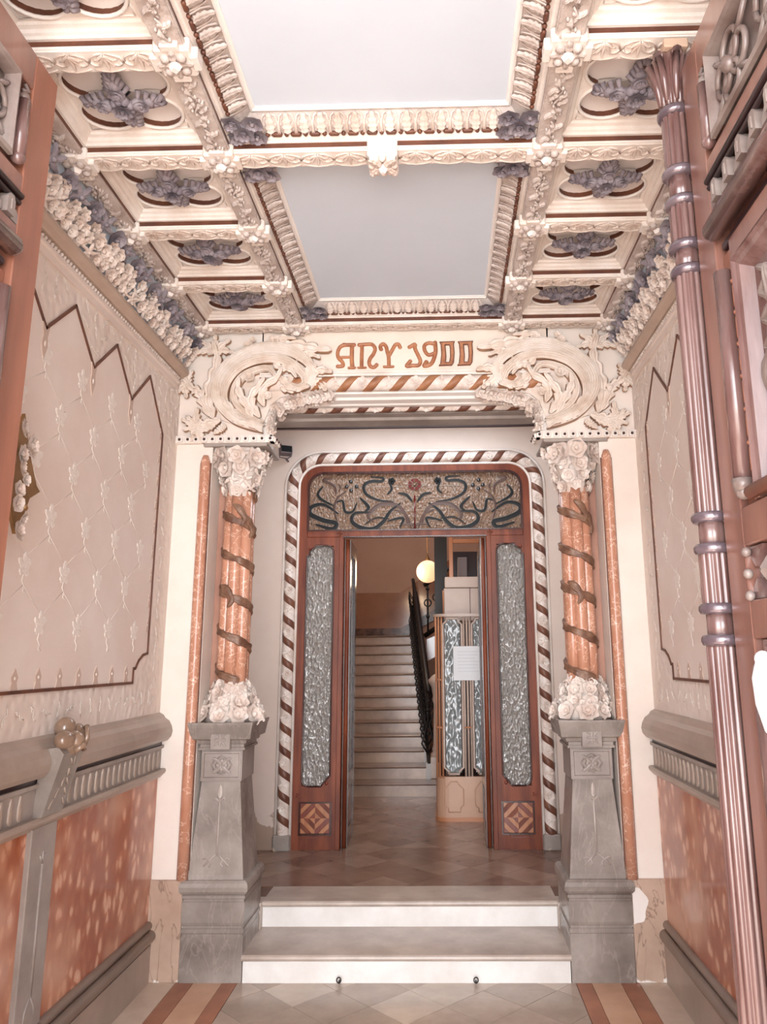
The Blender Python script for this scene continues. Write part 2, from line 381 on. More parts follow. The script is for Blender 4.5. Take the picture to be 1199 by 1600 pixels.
def akan(g):
    I = lambda u, v, h: Vector((u, v, h))
    leafpath(g, [(0, -.5), (0, -.1), (0, .5)], .34, I, 0, .22, 4, .35, 6, tipup=.12)
    for sx in (-1, 1):
        g.tube([(sx*.42, -.5, .03), (sx*.45, 0, .05), (sx*.34, .38, .08), (sx*.2, .46, .06)], .06, 5)
AKAN = mk(akan, 'acanthus_leaf', GRS); AKANC = mk(akan, 'acanthus_leaf_cream', CRM)
def beadr(g): g.ball((0, 0, 0), 1, 8, 6)
def beadl(g): g.tube([(-1.9, 0, 0), (-1.6, 0, 0), (-1.3, 0, 0), (1.3, 0, 0), (1.6, 0, 0), (1.9, 0, 0)], lambda t: (.45, .85, 1, 1, .85, .45)[round(t*5)], 8)
BEADR = mk(beadr, 'round_bead', BRN); BEADL = mk(beadl, 'long_bead', BRN)
def iris(g):
    I = lambda u, v, h: Vector((u, v, h))
    for a, L in ((0, .5), (.9, .42), (-.9, .42), (2.2, .3), (-2.2, .3)):
        leafpath(g, [(0, 0), (L*.6*sin(a), L*.6*cos(a)), (L*sin(a)*1.05, L*cos(a))], .17, I, 0, .07, 2, .25, 4)
    g.tube([(0, -.15, .01), (-.08, -.4, .01), (.07, -.55, .01), (.02, -.7, .01), (.16, -.74, .01)], .035, 5)
IRIS = mk(iris, 'relief_iris', LINC)
def swirl(g):
    for o, k in ((0, 1), (pi, 1)):
        g.tube([(.32*cos(o)+(.38-.05*i)*cos(o+i*.62), .32*sin(o)+(.38-.05*i)*sin(o+i*.62), .1) for i in range(7)], lambda t: .055*(1-.4*t), 5)
    g.tube([(-.9, -.4, .1), (-.4, .1, .12), (0, 0, .1), (.4, -.1, .12), (.9, .4, .1)], .05, 5)
SWIRL = mk(swirl, 'relief_swirl', LINC)
def gem(g): g.poly([(0, .5), (.28, .12), (.2, -.12), (.34, -.45), (-.34, -.45), (-.2, -.12), (-.28, .12)], lambda u, v, h: Vector((u, v, h)), 0, .1, 0); g.ball((0, .08, .1), .08, 6, 4, 1)
GEM = mk(gem, 'stencil_lozenge', [PINK, LINC])

RX = lambda a: Matrix.Rotation(a, 3, 'X'); RY = lambda a: Matrix.Rotation(a, 3, 'Y'); RZ = lambda a: Matrix.Rotation(a, 3, 'Z')
DOWN = RX(pi)                      # local +Z -> world -Z
def basis(x, y, z): return Matrix((x, y, z)).transposed()
FACEY = basis((1, 0, 0), (0, 0, 1), (0, -1, 0))      # local x->X, y->Z, z-> -Y (towards the entrance)

# ================================================================== STRUCTURE
YP, YD, XW = 4.04, 5.48, 1.26
ZC = 3.30
# ---- floors
def clip(poly, x0, x1, y0, y1):
    for ax, lim, sg in ((0, x0, 1), (0, x1, -1), (1, y0, 1), (1, y1, -1)):
        out = []
        for i in range(len(poly)):
            a, b = poly[i-1], poly[i]; ia = (a[ax]-lim)*sg >= 0; ib = (b[ax]-lim)*sg >= 0
            if ia != ib:
                t = (lim-a[ax])/(b[ax]-a[ax]); out.append((a[0]+(b[0]-a[0])*t, a[1]+(b[1]-a[1])*t))
            if ib: out.append(b)
        poly = out
        if len(poly) < 3: return []
    return poly
def area2(p): return abs(sum(p[i-1][0]*p[i][1]-p[i][0]*p[i-1][1] for i in range(len(p))))/2
def tiled(parent, x0, x1, y0, y1, z, mats, D=.34, th=.012, ox=0, oy=0):
    h = D/2-.0016; n = 0
    for i in range(int(x0/D*2)-3, int(x1/D*2)+4):
        for j in range(int(y0/D*2)-3, int(y1/D*2)+4):
            if (i+j) % 2: continue
            cx, cy = i*D/2+ox, j*D/2+oy
            p = clip([(cx-h, cy), (cx, cy-h), (cx+h, cy), (cx, cy+h)], x0, x1, y0, y1)
            if len(p) < 3 or area2(p) < .0008: continue
            g = G(); g.poly(p, lambda a, b, q: (a, b, q), z-th, z+random.uniform(-.0006, .0006), random.randrange(len(mats)))
            g.obj('tile', mats, parent, org=(cx, cy, z)); n += 1
    return n
fl = thing('floor', 'lower hall floor of pale diagonal marble tiles', None, (0, 2, 0), kind='structure')
g = G(); g.box(-1.35, 1.35, -.4, 4.35, -.08, -.010); g.obj('screed', GROUT, fl)
tiled(fl, -.798, .798, .4, YP, 0, TILE, ox=.02, oy=.03)
for sx in (-1, 1):
    for a, b, mm, nm in ((.80, .873, STRT, 'terracotta_strip'), (.873, 1.01, STRL, 'sandy_strip'), (1.01, 1.096, STRT, 'terracotta_strip'), (1.096, 1.25, STRP, 'pale_strip')):
        y = -.3
        while y < YP:
            y2 = min(y+.62, YP); g = G(); g.box(min(sx*a, sx*b)+.001, max(sx*a, sx*b)-.001, y, y2-.002, -.012, 0); g.obj(nm, mm, fl, org=(sx*a, y, 0)); y = y2
LZ = .25
fl2 = thing('floor', 'landing floor of brownish diagonal tiles before the inner door', None, (0, 5, LZ), kind='structure')
g = G(); g.box(-1.2, 1.2, 4.47, YD+.1, LZ-.10, LZ-.01); g.obj('screed', GROUT, fl2)
g = G(); g.box(-1.3, -.775, 4.36, 4.47, -.05, LZ-.001); g.box(.775, 1.3, 4.36, 4.47, -.05, LZ-.001); g.box(-.775, .775, 4.452, 4.47, 0, LZ-.012); g.obj('edge_masonry', STEPT, fl2)
tiled(fl2, -1.2, 1.2, 4.66, YD+.06, LZ, TILEB, ox=.0, oy=.1)
g = G(); g.box(-.775, .775, 4.452, 4.655, LZ-.012, LZ); g.obj('border_slab', STEPT, fl2)
fl3 = thing('floor', 'stair hall floor of worn diagonal tiles beyond the door', None, (0, 6.5, LZ), kind='structure')
g = G(); g.box(-1.35, 1.5, YD+.1, 10.9, LZ-.10, LZ-.01); g.obj('screed', GROUT, fl3)
tiled(fl3, -1.3, 1.5, YD+.065, 8.0, LZ, TILEB, ox=.0, oy=.1)
g = G(); g.box(-6, 6, -7, -.4, -.12, -.02); tag(g.obj('ground', PAVE), 'street paving outside the entrance', None, kind='structure')

# ---- steps
def step(label, y0, y1, z0, z1, xa, xb):
    t = thing('entrance_step', label, 'step', (0, y0, z0), 'marble steps up to the landing')
    g = G(); g.box(xa+.004, xb-.004, y0+.02, y1, z0, z1-.028); g.obj('riser', STEPW, t)
    g = G(); pr_ = [(y1, z1), (y0+.008, z1), (y0+.001, z1-.006), (y0-.002, z1-.014), (y0+.001, z1-.022), (y0+.008, z1-.027), (y1, z1-.028)]
    g.poly(pr_, lambda a, b, h: (h, a, b), xa, xb); g.obj('tread', STEPT, t)
    return t
step('lower white marble step with rounded nosing, rising from the tiled floor', 4.00, 4.40, 0, .124, -.782, .782)
step('upper white marble step at the edge of the landing', 4.38, 4.45, .124, LZ, -.785, .785)
for x, k in ((-.314, 'left'), (.33, 'right')):
    t = thing('mat_hook', 'small dark eyelet at the foot of the lower step, %s one' % k, 'hook', (x, 4.0, 0))
    g = G(); g.tube([(x+.010*cos(a), 3.99, .024+.012*sin(a)) for a in [i*pi/6 for i in range(13)]], .003, 6); g.obj('ring', BLACK, t)
    g = G(); g.tube([(x, 3.99, .012), (x, 4.02, .012)], .004, 6); g.obj('stem', BLACK, t)

# ---- side walls with stencilled frame, relief irises, dado
def sidewall(sx, nm, word):
    X = sx*XW
    root = thing('wall_'+nm, word+' hall wall with painted zigzag frame and relief irises', None, (X, 2.5, 0), kind='structure')
    g = G(); g.box(min(X, X+sx*.12), max(X, X+sx*.12), .35, YP+.02, 0, 3.45); g.obj('wall_surface', EMB, root)
    P = lambda u, v, h: Vector((X-sx*h, u, v))
    # field outline (Y, Z)
    yb = 3.64; top = []
    out = [(1.2, 1.395), (yb, 1.395), (yb, 1.46)]
    out += [(3.80-.16*cos(a), 1.39+.14*sin(a)+.0) for a in [radians(q) for q in (30, 50, 70, 90)]]
    out += [(3.80, 1.53), (3.80, 2.645)]
    y = 3.585
    zz = [(3.585, 2.885), (3.385, 2.695)]
    while zz[-1][0] > 1.5:
        zz.append((zz[-1][0]-.195, 2.885)); zz.append((zz[-1][0]-.200, 2.70))
    out += zz; out += [(1.2, 2.70)]
    g = G(); g.poly(out, P, -.001, .004); g.obj('painted_field', FIELD, root)
    # brown outline
    g = G(); line = out[0:]
    for a, b in zip(line[:-1], line[1:]):
        A, B = Vector(a), Vector(b); d = (B-A).normalized(); q = Vector((-d.y, d.x))*.006; A = A-d*.004; B = B+d*.004
        g.poly([tuple(A+q), tuple(B+q), tuple(B-q), tuple(A-q)], P, .003, .009)
    g.obj('frame_line', BRN, root)
    Mx = basis((0, -sx, 0), (0, 0, 1), (-sx, 0, 0))
    # lozenges at valleys, sides, bottom
    vals = [p for p in zz if p[1] < 2.8]
    for p in vals: inst('valley_ornament', GEM, root, P(p[0], p[1]-.05, .004), Mx @ RZ(pi), (.075, .15, .04))
    for k in range(9):
        inst('edge_lozenge', GEM, root, P(3.772, 1.66+.123*k, .004), Mx @ RZ(-sx*pi/2*0), (.03, .07, .03))
    yy = 3.56
    while yy > 1.6:
        inst('edge_lozenge', GEM, root, P(yy, 1.435, .004), Mx, (.075, .08, .03)); yy -= .155
    # lattice + irises
    ry, rz = .285, .245; g = G()
    for i in range(8):
        for j in range(6):
            y = 3.62-ry*i-(ry/2 if j % 2 else 0); z = 1.62+rz*j*.80
            if y < 1.4 or z > 2.68 or (z > 2.62): continue
            inst('relief_iris', IRIS, root, P(y, z, .004), Mx, (.115, .115, .055))
            for dy, dz in ((-ry/2, rz*.8), (ry/2, rz*.8)):
                y2, z2 = y+dy, z+dz
                if 1.4 < y2 < 3.72 and z2 < 2.66: g.tube([P(y, z+.04, .005), P(y2, z2-.06, .005)], .0011, 4)
    g.obj('lattice_line', LINC, root)
    rs = random.Random(31)
    def sw(y, z, r_, a): inst('relief_swirl', SWIRL, root, P(y, z, .0005), Mx @ RZ(a), (r_, r_, .03))
    y = 1.7
    while y < 4.0:
        for z in (2.775, 2.86, 2.93):
            ph = (y-3.585) % .395; lim = 2.70+.19*abs(ph-.195)/.195 if y < 3.585 else 2.64
            if z > lim+.05 or y > 3.86: sw(y+rs.uniform(-.01, .01), z, .034, rs.random()*6)
        y += .085
    z = 1.30
    while z < 2.76: sw(3.90, z, .034, rs.random()*6); z += .085
    y = 1.7
    while y < 3.86: sw(y, 1.315, .034, rs.random()*6); y += .09
    return root
wl = sidewall(-1, 'left', 'left'); wr = sidewall(1, 'right', 'right')
# wall of the outer end, with the street entrance
wf = thing('wall_entrance', 'entrance wall around the open street doorway', None, (0, .3, 0), kind='structure')
g = G(); g.box(-1.5, -.98, .1, .35, 0, 3.6); g.box(.98, 1.5, .1, .35, 0, 3.6); g.box(-.98, .98, .1, .35, 3.2, 3.6); g.obj('wall_surface', PL, wf)

# ---- dado on both sides
def dado(sx, word):
    t = thing('dado', 'stone dado with orange marble panels along the %s hall wall' % word, 'dado', (sx*1.24, 2.5, 0), 'stone dados of the hall')
    P = lambda u, v, h: (sx*(XW-u), h, v)
    y0, y1 = .4, 4.035
    def ex(name, prof, mm, a=y0, b=y1, rnd=False):
        g = G(); g.poly(prof, P, a, b); o = g.obj(name, mm, t)
        return o
    ex('bullnose_rail', [(0, 1.235), (.02, 1.225), (.03, 1.21), (.052, 1.195), (.066, 1.17), (.072, 1.145), (.066, 1.118), (.05, 1.10), (.03, 1.095), (0, 1.095)], DADO, b=4.06)
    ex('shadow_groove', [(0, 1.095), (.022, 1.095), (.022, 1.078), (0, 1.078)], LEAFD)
    ex('frieze', [(0, 1.078), (.034, 1.078), (.034, 1.064), (.022, 1.058), (.022, .965), (0, .965)], STONEL)
    ex('lower_rail', [(0, .965), (.045, .965), (.05, .955), (.046, .944), (.034, .934), (.022, .922), (0, .922)], DADO, b=4.05)
    ex('base_slab', [(0, .165), (.035, .165), (.035, 0), (0, 0)], DADO)
    g = G()
    for c, z, r in ((.028, .202, .028), (.016, .247, .02)): g.tube([(sx*(XW-c), y0, z), (sx*(XW-c), 4.05, z)], r, 14)
    g.obj('roll_moulding', DADO, t)
    edges = [.42, 1.50, 2.80] if sx < 0 else [.42, 1.70, 2.80]
    px = 2.90
    PILS = ((1.63, 1.80), (2.80, 2.98)) if sx < 0 else ((1.30, 1.47), (2.42, 2.60))
    segs = [(y0, PILS[0][0]), (PILS[0][1], PILS[1][0]), (PILS[1][1], y1)]
    for a, b in segs:
        g = G(); g.box(min(sx*XW, sx*(XW-.012)), max(sx*XW, sx*(XW-.012)), a, b, .26, .925)
        g.obj('marble_panel', ORM, t, label='orange brecciated marble panel')
    for a, b in PILS:
        c = (a+b)/2
        g = G(); g.cbox(min(sx*XW, sx*(XW-.03)), max(sx*XW, sx*(XW-.03)), a, b, .17, .93, .004)
        g.tube([(sx*(XW-.03), c, .38), (sx*(XW-.03), c, .80)], .006, 6)
        for k in (-1, 0, 1): g.tube([(sx*(XW-.03), c, .80), (sx*(XW-.031), c+.02*k, .84-.01*abs(k))], .004, 5)
        for k in (-1, 1): g.tube([(sx*(XW-.03), c, .38), (sx*(XW-.031), c+.03*k, .34), (sx*(XW-.031), c+.035*k, .31)], .004, 5)
        g.tube([(sx*(XW-.033), a+.01, .24), (sx*(XW-.033), b-.01, .24)], .03, 12)
        g.cbox(min(sx*XW, sx*(XW-.05)), max(sx*XW, sx*(XW-.05)), a-.008, b+.008, 0, .20, .005)
        g.obj('pilaster', STONEL, t)
        # slanted bracket block on the rail
        g = G(); g.poly([(.02, .965), (.052, .965), (.112, 1.175), (.09, 1.20), (.03, 1.19)], P, a+.01, b-.02)
        g.obj('console_block', STONE, t, label='slanted grey console block with carved stalks')
        g = G()
        for k in range(5):
            z = .99+.035*k; o_ = .052+(z-.965)*.286
            g.tube([(sx*(XW-o_-.004), a+.03+.02*k, z), (sx*(XW-o_-.008), a+.05+.015*k, z+.03)], .003, 5)
            g.tube([(sx*(XW-o_-.004), b-.04-.01*k, z), (sx*(XW-o_-.008), b-.06-.01*k, z+.025)], .003, 5)
        g.obj('carved_stalk', DADO, t)
        g = G(); cx = sx*(XW-.10)
        g.ball((cx+sx*.03, c, 1.258), .042, 14, 9, sc=(.9, 1, .95)); g.ball((cx, c-.058, 1.222), .038, 14, 9, sc=(.9, 1.25, .85))
        g.ball((cx+sx*.01, c+.055, 1.235), .036, 14, 9, sc=(.8, 1.1, 1)); g.ball((cx-sx*.012, c+.0, 1.215), .032, 12, 8)
        g.tube([(cx+sx*.01, c-.01, 1.17), (cx, c, 1.25)], lambda q: .034-.012*q, 12)
        g.tube([(cx-sx*.03, c+.03, 1.19), (cx-sx*.045, c+.02, 1.225), (cx-sx*.03, c+.045, 1.26), (cx, c+.07, 1.25)], .009, 8)
        g.tube([(cx-sx*.02, c-.02, 1.18), (cx-sx*.045, c-.005, 1.20), (cx-sx*.04, c+.012, 1.185)], .012, 8)
        g.obj('finial', BRASST, t, label='polished bulbous leaf finial')
    # row of upright carved leaves along the frieze
    k = 0
    yy = 3.99
    Mx = basis((0, -sx, 0), (0, 0, 1), (-sx, 0, 0))
    while yy > 1.3:
        if not any(a-.03 < yy < b+.03 for a, b in PILS):
            inst('carved_leaf', LEAFST, t, (sx*(XW-.022), yy, 1.010), Mx, (.05, .085, .05))
        yy -= .058
    return t
# brecciated orange marble
ORM = bpy.data.materials.new('brecciated_marble'); ORM.use_nodes = True; t = ORM.node_tree; b = t.nodes['Principled BSDF']; b.inputs['Roughness'].default_value = .22; b.inputs['Coat Weight'].default_value = .2
co = nd(t, 'ShaderNodeNewGeometry').outputs['Position']
mp = nd(t, 'ShaderNodeMapping'); mp.inputs['Scale'].default_value = (1, 1.2, .75); t.links.new(co, mp.inputs[0])
n = nd(t, 'ShaderNodeTexNoise', i_Scale=9, i_Detail=4); t.links.new(mp.outputs[0], n.inputs['Vector'])
sc = nd(t, 'ShaderNodeVectorMath', operation='SCALE'); sc.inputs['Scale'].default_value = .09; t.links.new(n.outputs['Color'], sc.inputs[0])
ad = nd(t, 'ShaderNodeVectorMath', operation='ADD'); t.links.new(mp.outputs[0], ad.inputs[0]); t.links.new(sc.outputs[0], ad.inputs[1])
v = nd(t, 'ShaderNodeTexVoronoi', i_Scale=15); v.feature = 'F1'; t.links.new(ad.outputs[0], v.inputs['Vector'])
r = nd(t, 'ShaderNodeValToRGB'); els = r.color_ramp.elements
els[0].position = .0; els[0].color = lin((226, 176, 148)); els[1].position = .62; els[1].color = lin((160, 88, 60))
e = els.new(.27); e.color = lin((214, 158, 128)); e = els.new(.36); e.color = lin((182, 112, 80))
t.links.new(v.outputs['Distance'], r.inputs['Fac'])
n = nd(t, 'ShaderNodeTexNoise', i_Scale=2.2, i_Detail=3); t.links.new(co, n.inputs['Vector'])
rr = nd(t, 'ShaderNodeMapRange'); rr.inputs['From Min'].default_value = .36; rr.inputs['From Max'].default_value = .52; t.links.new(n.outputs['Fac'], rr.inputs['Value'])
mx = nd(t, 'ShaderNodeMix', data_type='RGBA'); mx.inputs[6].default_value = lin((200, 148, 120)); t.links.new(rr.outputs[0], mx.inputs[0]); t.links.new(r.outputs['Color'], mx.inputs[7])
t.links.new(mx.outputs[2], b.inputs['Base Color'])
BRASST = mat('polished_taupe', (150, 124, 104), .16, (120, 96, 80), 8, coat=.8)
def lst(g):
    leafpath(g, [(0, -.5), (.02, 0), (0, .5)], .30, lambda u, v, h: Vector((u, v, h)), 0, .16, 3, .3, 5)
LEAFST = mk(lst, 'carved_leaf', DADO)
dado(-1, 'left'); dado(1, 'right')

# ---- cornice and flowered cove
def cornice(sx, word):
    t = thing('cornice', '%s wall cornice with beaded rail below the flowered cove' % word, 'cornice', (sx*XW, 2.5, 2.95), 'hall cornices')
    P = lambda u, v, h: (sx*(XW-u), h, v)
    y0, y1 = .4, 3.99
    g = G(); g.poly([(0, 2.955), (.012, 2.955), (.012, 2.985), (.02, 2.99), (.02, 3.005), (0, 3.005)], P, y0, y1-.03); g.obj('lower_fillet', PL, t)
    g = G(); g.box(*sorted((sx*XW, sx*(XW-.012))), y0, y1-.01, 3.005, 3.026); g.obj('bead_channel', BRN, t)
    g = G(); y = 1.5
    while y < y1-.02:
        g.ball((sx*(XW-.016), y, 3.0155), .0095, 6, 4, sc=(1, .75, 1)); y += .024
    o = g.obj('bead_row', CRM, t); o['kind'] = 'stuff'
    g = G(); g.poly([(0, 3.026), (.03, 3.026), (.036, 3.034), (.05, 3.044), (.058, 3.058), (.056, 3.074), (.044, 3.086), (.03, 3.09), (0, 3.09)], P, y0, y1); g.obj('roll', DADOP, t)
    c = thing('flower_cove', 'cove of white roses and mauve-grey rosettes above the %s wall' % word, 'cove', (sx*1.2, 2.7, 3.1), 'flowered coves')
    g = G(); g.poly([(0, 3.09), (.02, 3.09), (.045, 3.16), (.06, 3.23), (.085, 3.30), (.085, 3.36), (0, 3.36)], P, y0, 4.03); g.obj('cove_surface', PANEL, c)
    rs = random.Random(5 if sx < 0 else 9)
    y = 1.30; k = 0
    zax = Vector((-sx*.8, -.15, -.6)).normalized(); xa = Vector((0, 1, 0)).cross(zax).normalized(); B0 = basis(xa, zax.cross(xa), zax)
    while y < 4.0:
        for row, (u, z) in enumerate(((.05, 3.112), (.065, 3.152), (.07, 3.188))):
            if row == 2 and k % 3 == 2: continue
            r_ = rs.uniform(.028, .042)
            inst('white_rose' if rs.random() < .75 else 'white_leaf', rs.choice(ROSES) if rs.random() < .75 else STARW, c, (sx*(XW-u-rs.uniform(-.006, .01)), y+row*.02+rs.uniform(-.012, .012), z+rs.uniform(-.01, .01)), B0 @ RZ(rs.random()*6), r_)
        y += .052; k += 1
    y = 1.40; k = 0
    while y < 4.0:
        z = 3.238+rs.uniform(-.008, .012); u = .085
        if k % 2 == 0: inst('mauve_rosette', rs.choice(ROSEP), c, (sx*(XW-u), y, z), B0 @ RZ(rs.random()*6), .050)
        else: inst('mauve_leaf', STARP, c, (sx*(XW-u), y, z+.005), B0 @ RZ(rs.random()*6), .056)
        y += .108; k += 1
    return t
DADOP = mat('taupe_cornice', (190, 168, 152), .45, (172, 150, 134), 4)
cornice(-1, 'left'); cornice(1, 'right')

# ================================================================== CEILING
ce = thing('ceiling', 'ceiling slab above the coffers', None, (0, 2.2, 3.45), kind='structure')
g = G(); g.box(-1.4, 1.4, .3, 4.3, 3.46, 3.54); g.box(-1.4, 1.4, .3, 1.0, 3.36, 3.46); g.obj('slab', PANEL, ce)
YK = lambda k: 1.99+.4925*k
XB, XO, HW = .60, 1.14, .045
ordn = ['first', 'second', 'third', 'fourth', 'fifth', 'sixth']
def beam(label, p0, p1, along, orn, group):
    """beam with ornament on its underside; runs along 'X' or 'Y'"""
    c = ((p0[0]+p1[0])/2, (p0[1]+p1[1])/2, ZC)
    t = thing('ceiling_beam', label, 'beam', c, group)
    g = G()
    def B(a0, a1, b, z0, z1, mi=0):
        if along == 'X': g.box(a0, a1, c[1]-b, c[1]+b, z0, z1, mi)
        else: g.box(c[0]-b, c[0]+b, a0, a1, z0, z1, mi)
    A0, A1 = (p0[0], p1[0]) if along == 'X' else (p0[1], p1[1])
    B(A0, A1, HW, ZC+.006, ZC+.016); B(A0, A1, HW-.006, ZC+.04, 3.46); B(A0, A1, HW-.004, ZC, ZC+.006)
    g.obj('beam_body', CRM2 if along == 'X' else GRS, t)
    g = G(); B(A0, A1, HW-.004, ZC+.016, ZC+.038); g.obj('brown_fillet', BRN, t)
    n = max(1, round((A1-A0)/.118)); st = (A1-A0)/n
    for i in range(n):
        a = A0+st*(i+.5)
        if orn == 'palm':
            M = DOWN if along == 'X' else DOWN @ RZ(pi/2)
            inst('palmette', PALM, t, (a, c[1], ZC) if along == 'X' else (c[0], a, ZC), M @ RZ(pi), (st*.95, .088, .10))
        else:
            M = DOWN @ (RZ(0) if along == 'X' else RZ(pi/2))
            inst('vine_carving', VINE, t, (c[0], a, ZC), M @ RZ(pi*(i % 2)), (st*1.02, .082, .11))
    return t
rows_k = range(-1, 5)
for sx, word in ((-1, 'left'), (1, 'right')):
    beam('long carved foliage beam between the %s coffers and the central panels' % word, (sx*XB, 1.0, 0), (sx*XB, 3.96, 0), 'Y', 'vine', 'long ceiling beams')
    beam('long carved foliage beam beside the %s flowered cove' % word, (sx*XO, 1.0, 0), (sx*XO, 3.96, 0), 'Y', 'vine', 'long ceiling beams')
    for k in rows_k:
        a, b = sorted((sx*(XB+HW+.01), sx*(XO-HW-.01)))
        beam('short palmette beam in the %s coffer row, %s from the far wall' % (word, ordn[4-k]), (a, YK(k), 0), (b, YK(k), 0), 'X', 'palm', 'short palmette beams')
for k, lab in ((1, 'palmette beam crossing between the two white central panels'), (4, 'palmette beam along the far wall above the ANY 1900 lettering'), (-2, 'palmette beam nearest the street door')):
    beam(lab, (-XB+HW+.01, YK(k), 0), (XB-HW-.01, YK(k), 0), 'X', 'palm', 'central palmette beams')
# nodes
def node(x, y, label, big=False, group='ceiling nodes'):
    t = thing('ceiling_boss', label, 'boss', (x, y, 3.28), group)
    s = .056; zt, zb = 3.335, 3.285
    g = G(); g.cbox(x-s, x+s, y-s, y+s, zb, zt, .006)
    for q in (-1, 1):
        g.cbox(x+q*(s+.006)-.012, x+q*(s+.006)+.012, y-.028, y+.028, zb-.004, zt-.012, .003)
        g.cbox(x-.028, x+.028, y+q*(s+.006)-.012, y+q*(s+.006)+.012, zb-.004, zt-.012, .003)
    g.obj('block', CRM2, t)
    g = G()
    for q in range(4):
        a = pi/4+q*pi/2; g.ball((x+.036*cos(a), y+.036*sin(a), zb-.004), .017, 7, 4, sc=(1, 1, .8))
    for q in range(4):
        a = q*pi/2; leafpath(g, [(.012*cos(a), .012*sin(a)), (.032*cos(a), .032*sin(a)), (.054*cos(a), .054*sin(a))], .016, lambda u, v, h: Vector((x+u, y-v, zb-h)), 0, .012, 2, .3, 4)
    g.obj('leaves', GRS, t)
    g = G(); d = .024
    top = [(x+d*cos(a), y+d*sin(a), zb-.006) for a in (0, pi/2, pi, 3*pi/2)]; mid = [(x+d*.55*cos(a), y+d*.55*sin(a), zb-.026) for a in (0, pi/2, pi, 3*pi/2)]
    g.loft([top, mid], sm=False); g.obj('stud', PLW, t, label='white diamond stud')
for sx, word in ((-1, 'left'), (1, 'right')):
    for k in rows_k:
        node(sx*XB, YK(k), 'square boss on the inner %s beam, %s from the far wall' % (word, ordn[4-k]))
        node(sx*XO, YK(k), 'square boss on the outer %s beam, %s from the far wall' % (word, ordn[4-k]))
# big central boss
t = thing('ceiling_boss', 'larger square boss hanging at the middle of the crossing beam', 'boss', (0, YK(1), 3.27))
g = G(); g.cbox(-.055, .055, YK(1)-.055, YK(1)+.055, 3.27, 3.37, .004); g.obj('block', CRM2, t)
g = G()
for q in range(4):
    a = q*pi/2+pi/4; leafpath(g, [(.01*cos(a), .01*sin(a)), (.04*cos(a), .04*sin(a)), (.066*cos(a), .066*sin(a))], .026, lambda u, v, h: Vector((u, YK(1)-v, 3.268-h)), 0, .018, 3, .35, 5)
    a = q*pi/2; g.ball((.042*cos(a), YK(1)+.042*sin(a), 3.266), .014, 7, 5)
g.obj('leaves', CRM, t)
g = G(); g.loft([[(.02*cos(a), YK(1)+.02*sin(a), 3.262) for a in (0, pi/2, pi, 3*pi/2)], [(.009*cos(a), YK(1)+.009*sin(a), 3.235) for a in (0, pi/2, pi, 3*pi/2)]], sm=False); g.obj('stud', PLW, t, label='white pointed stud')

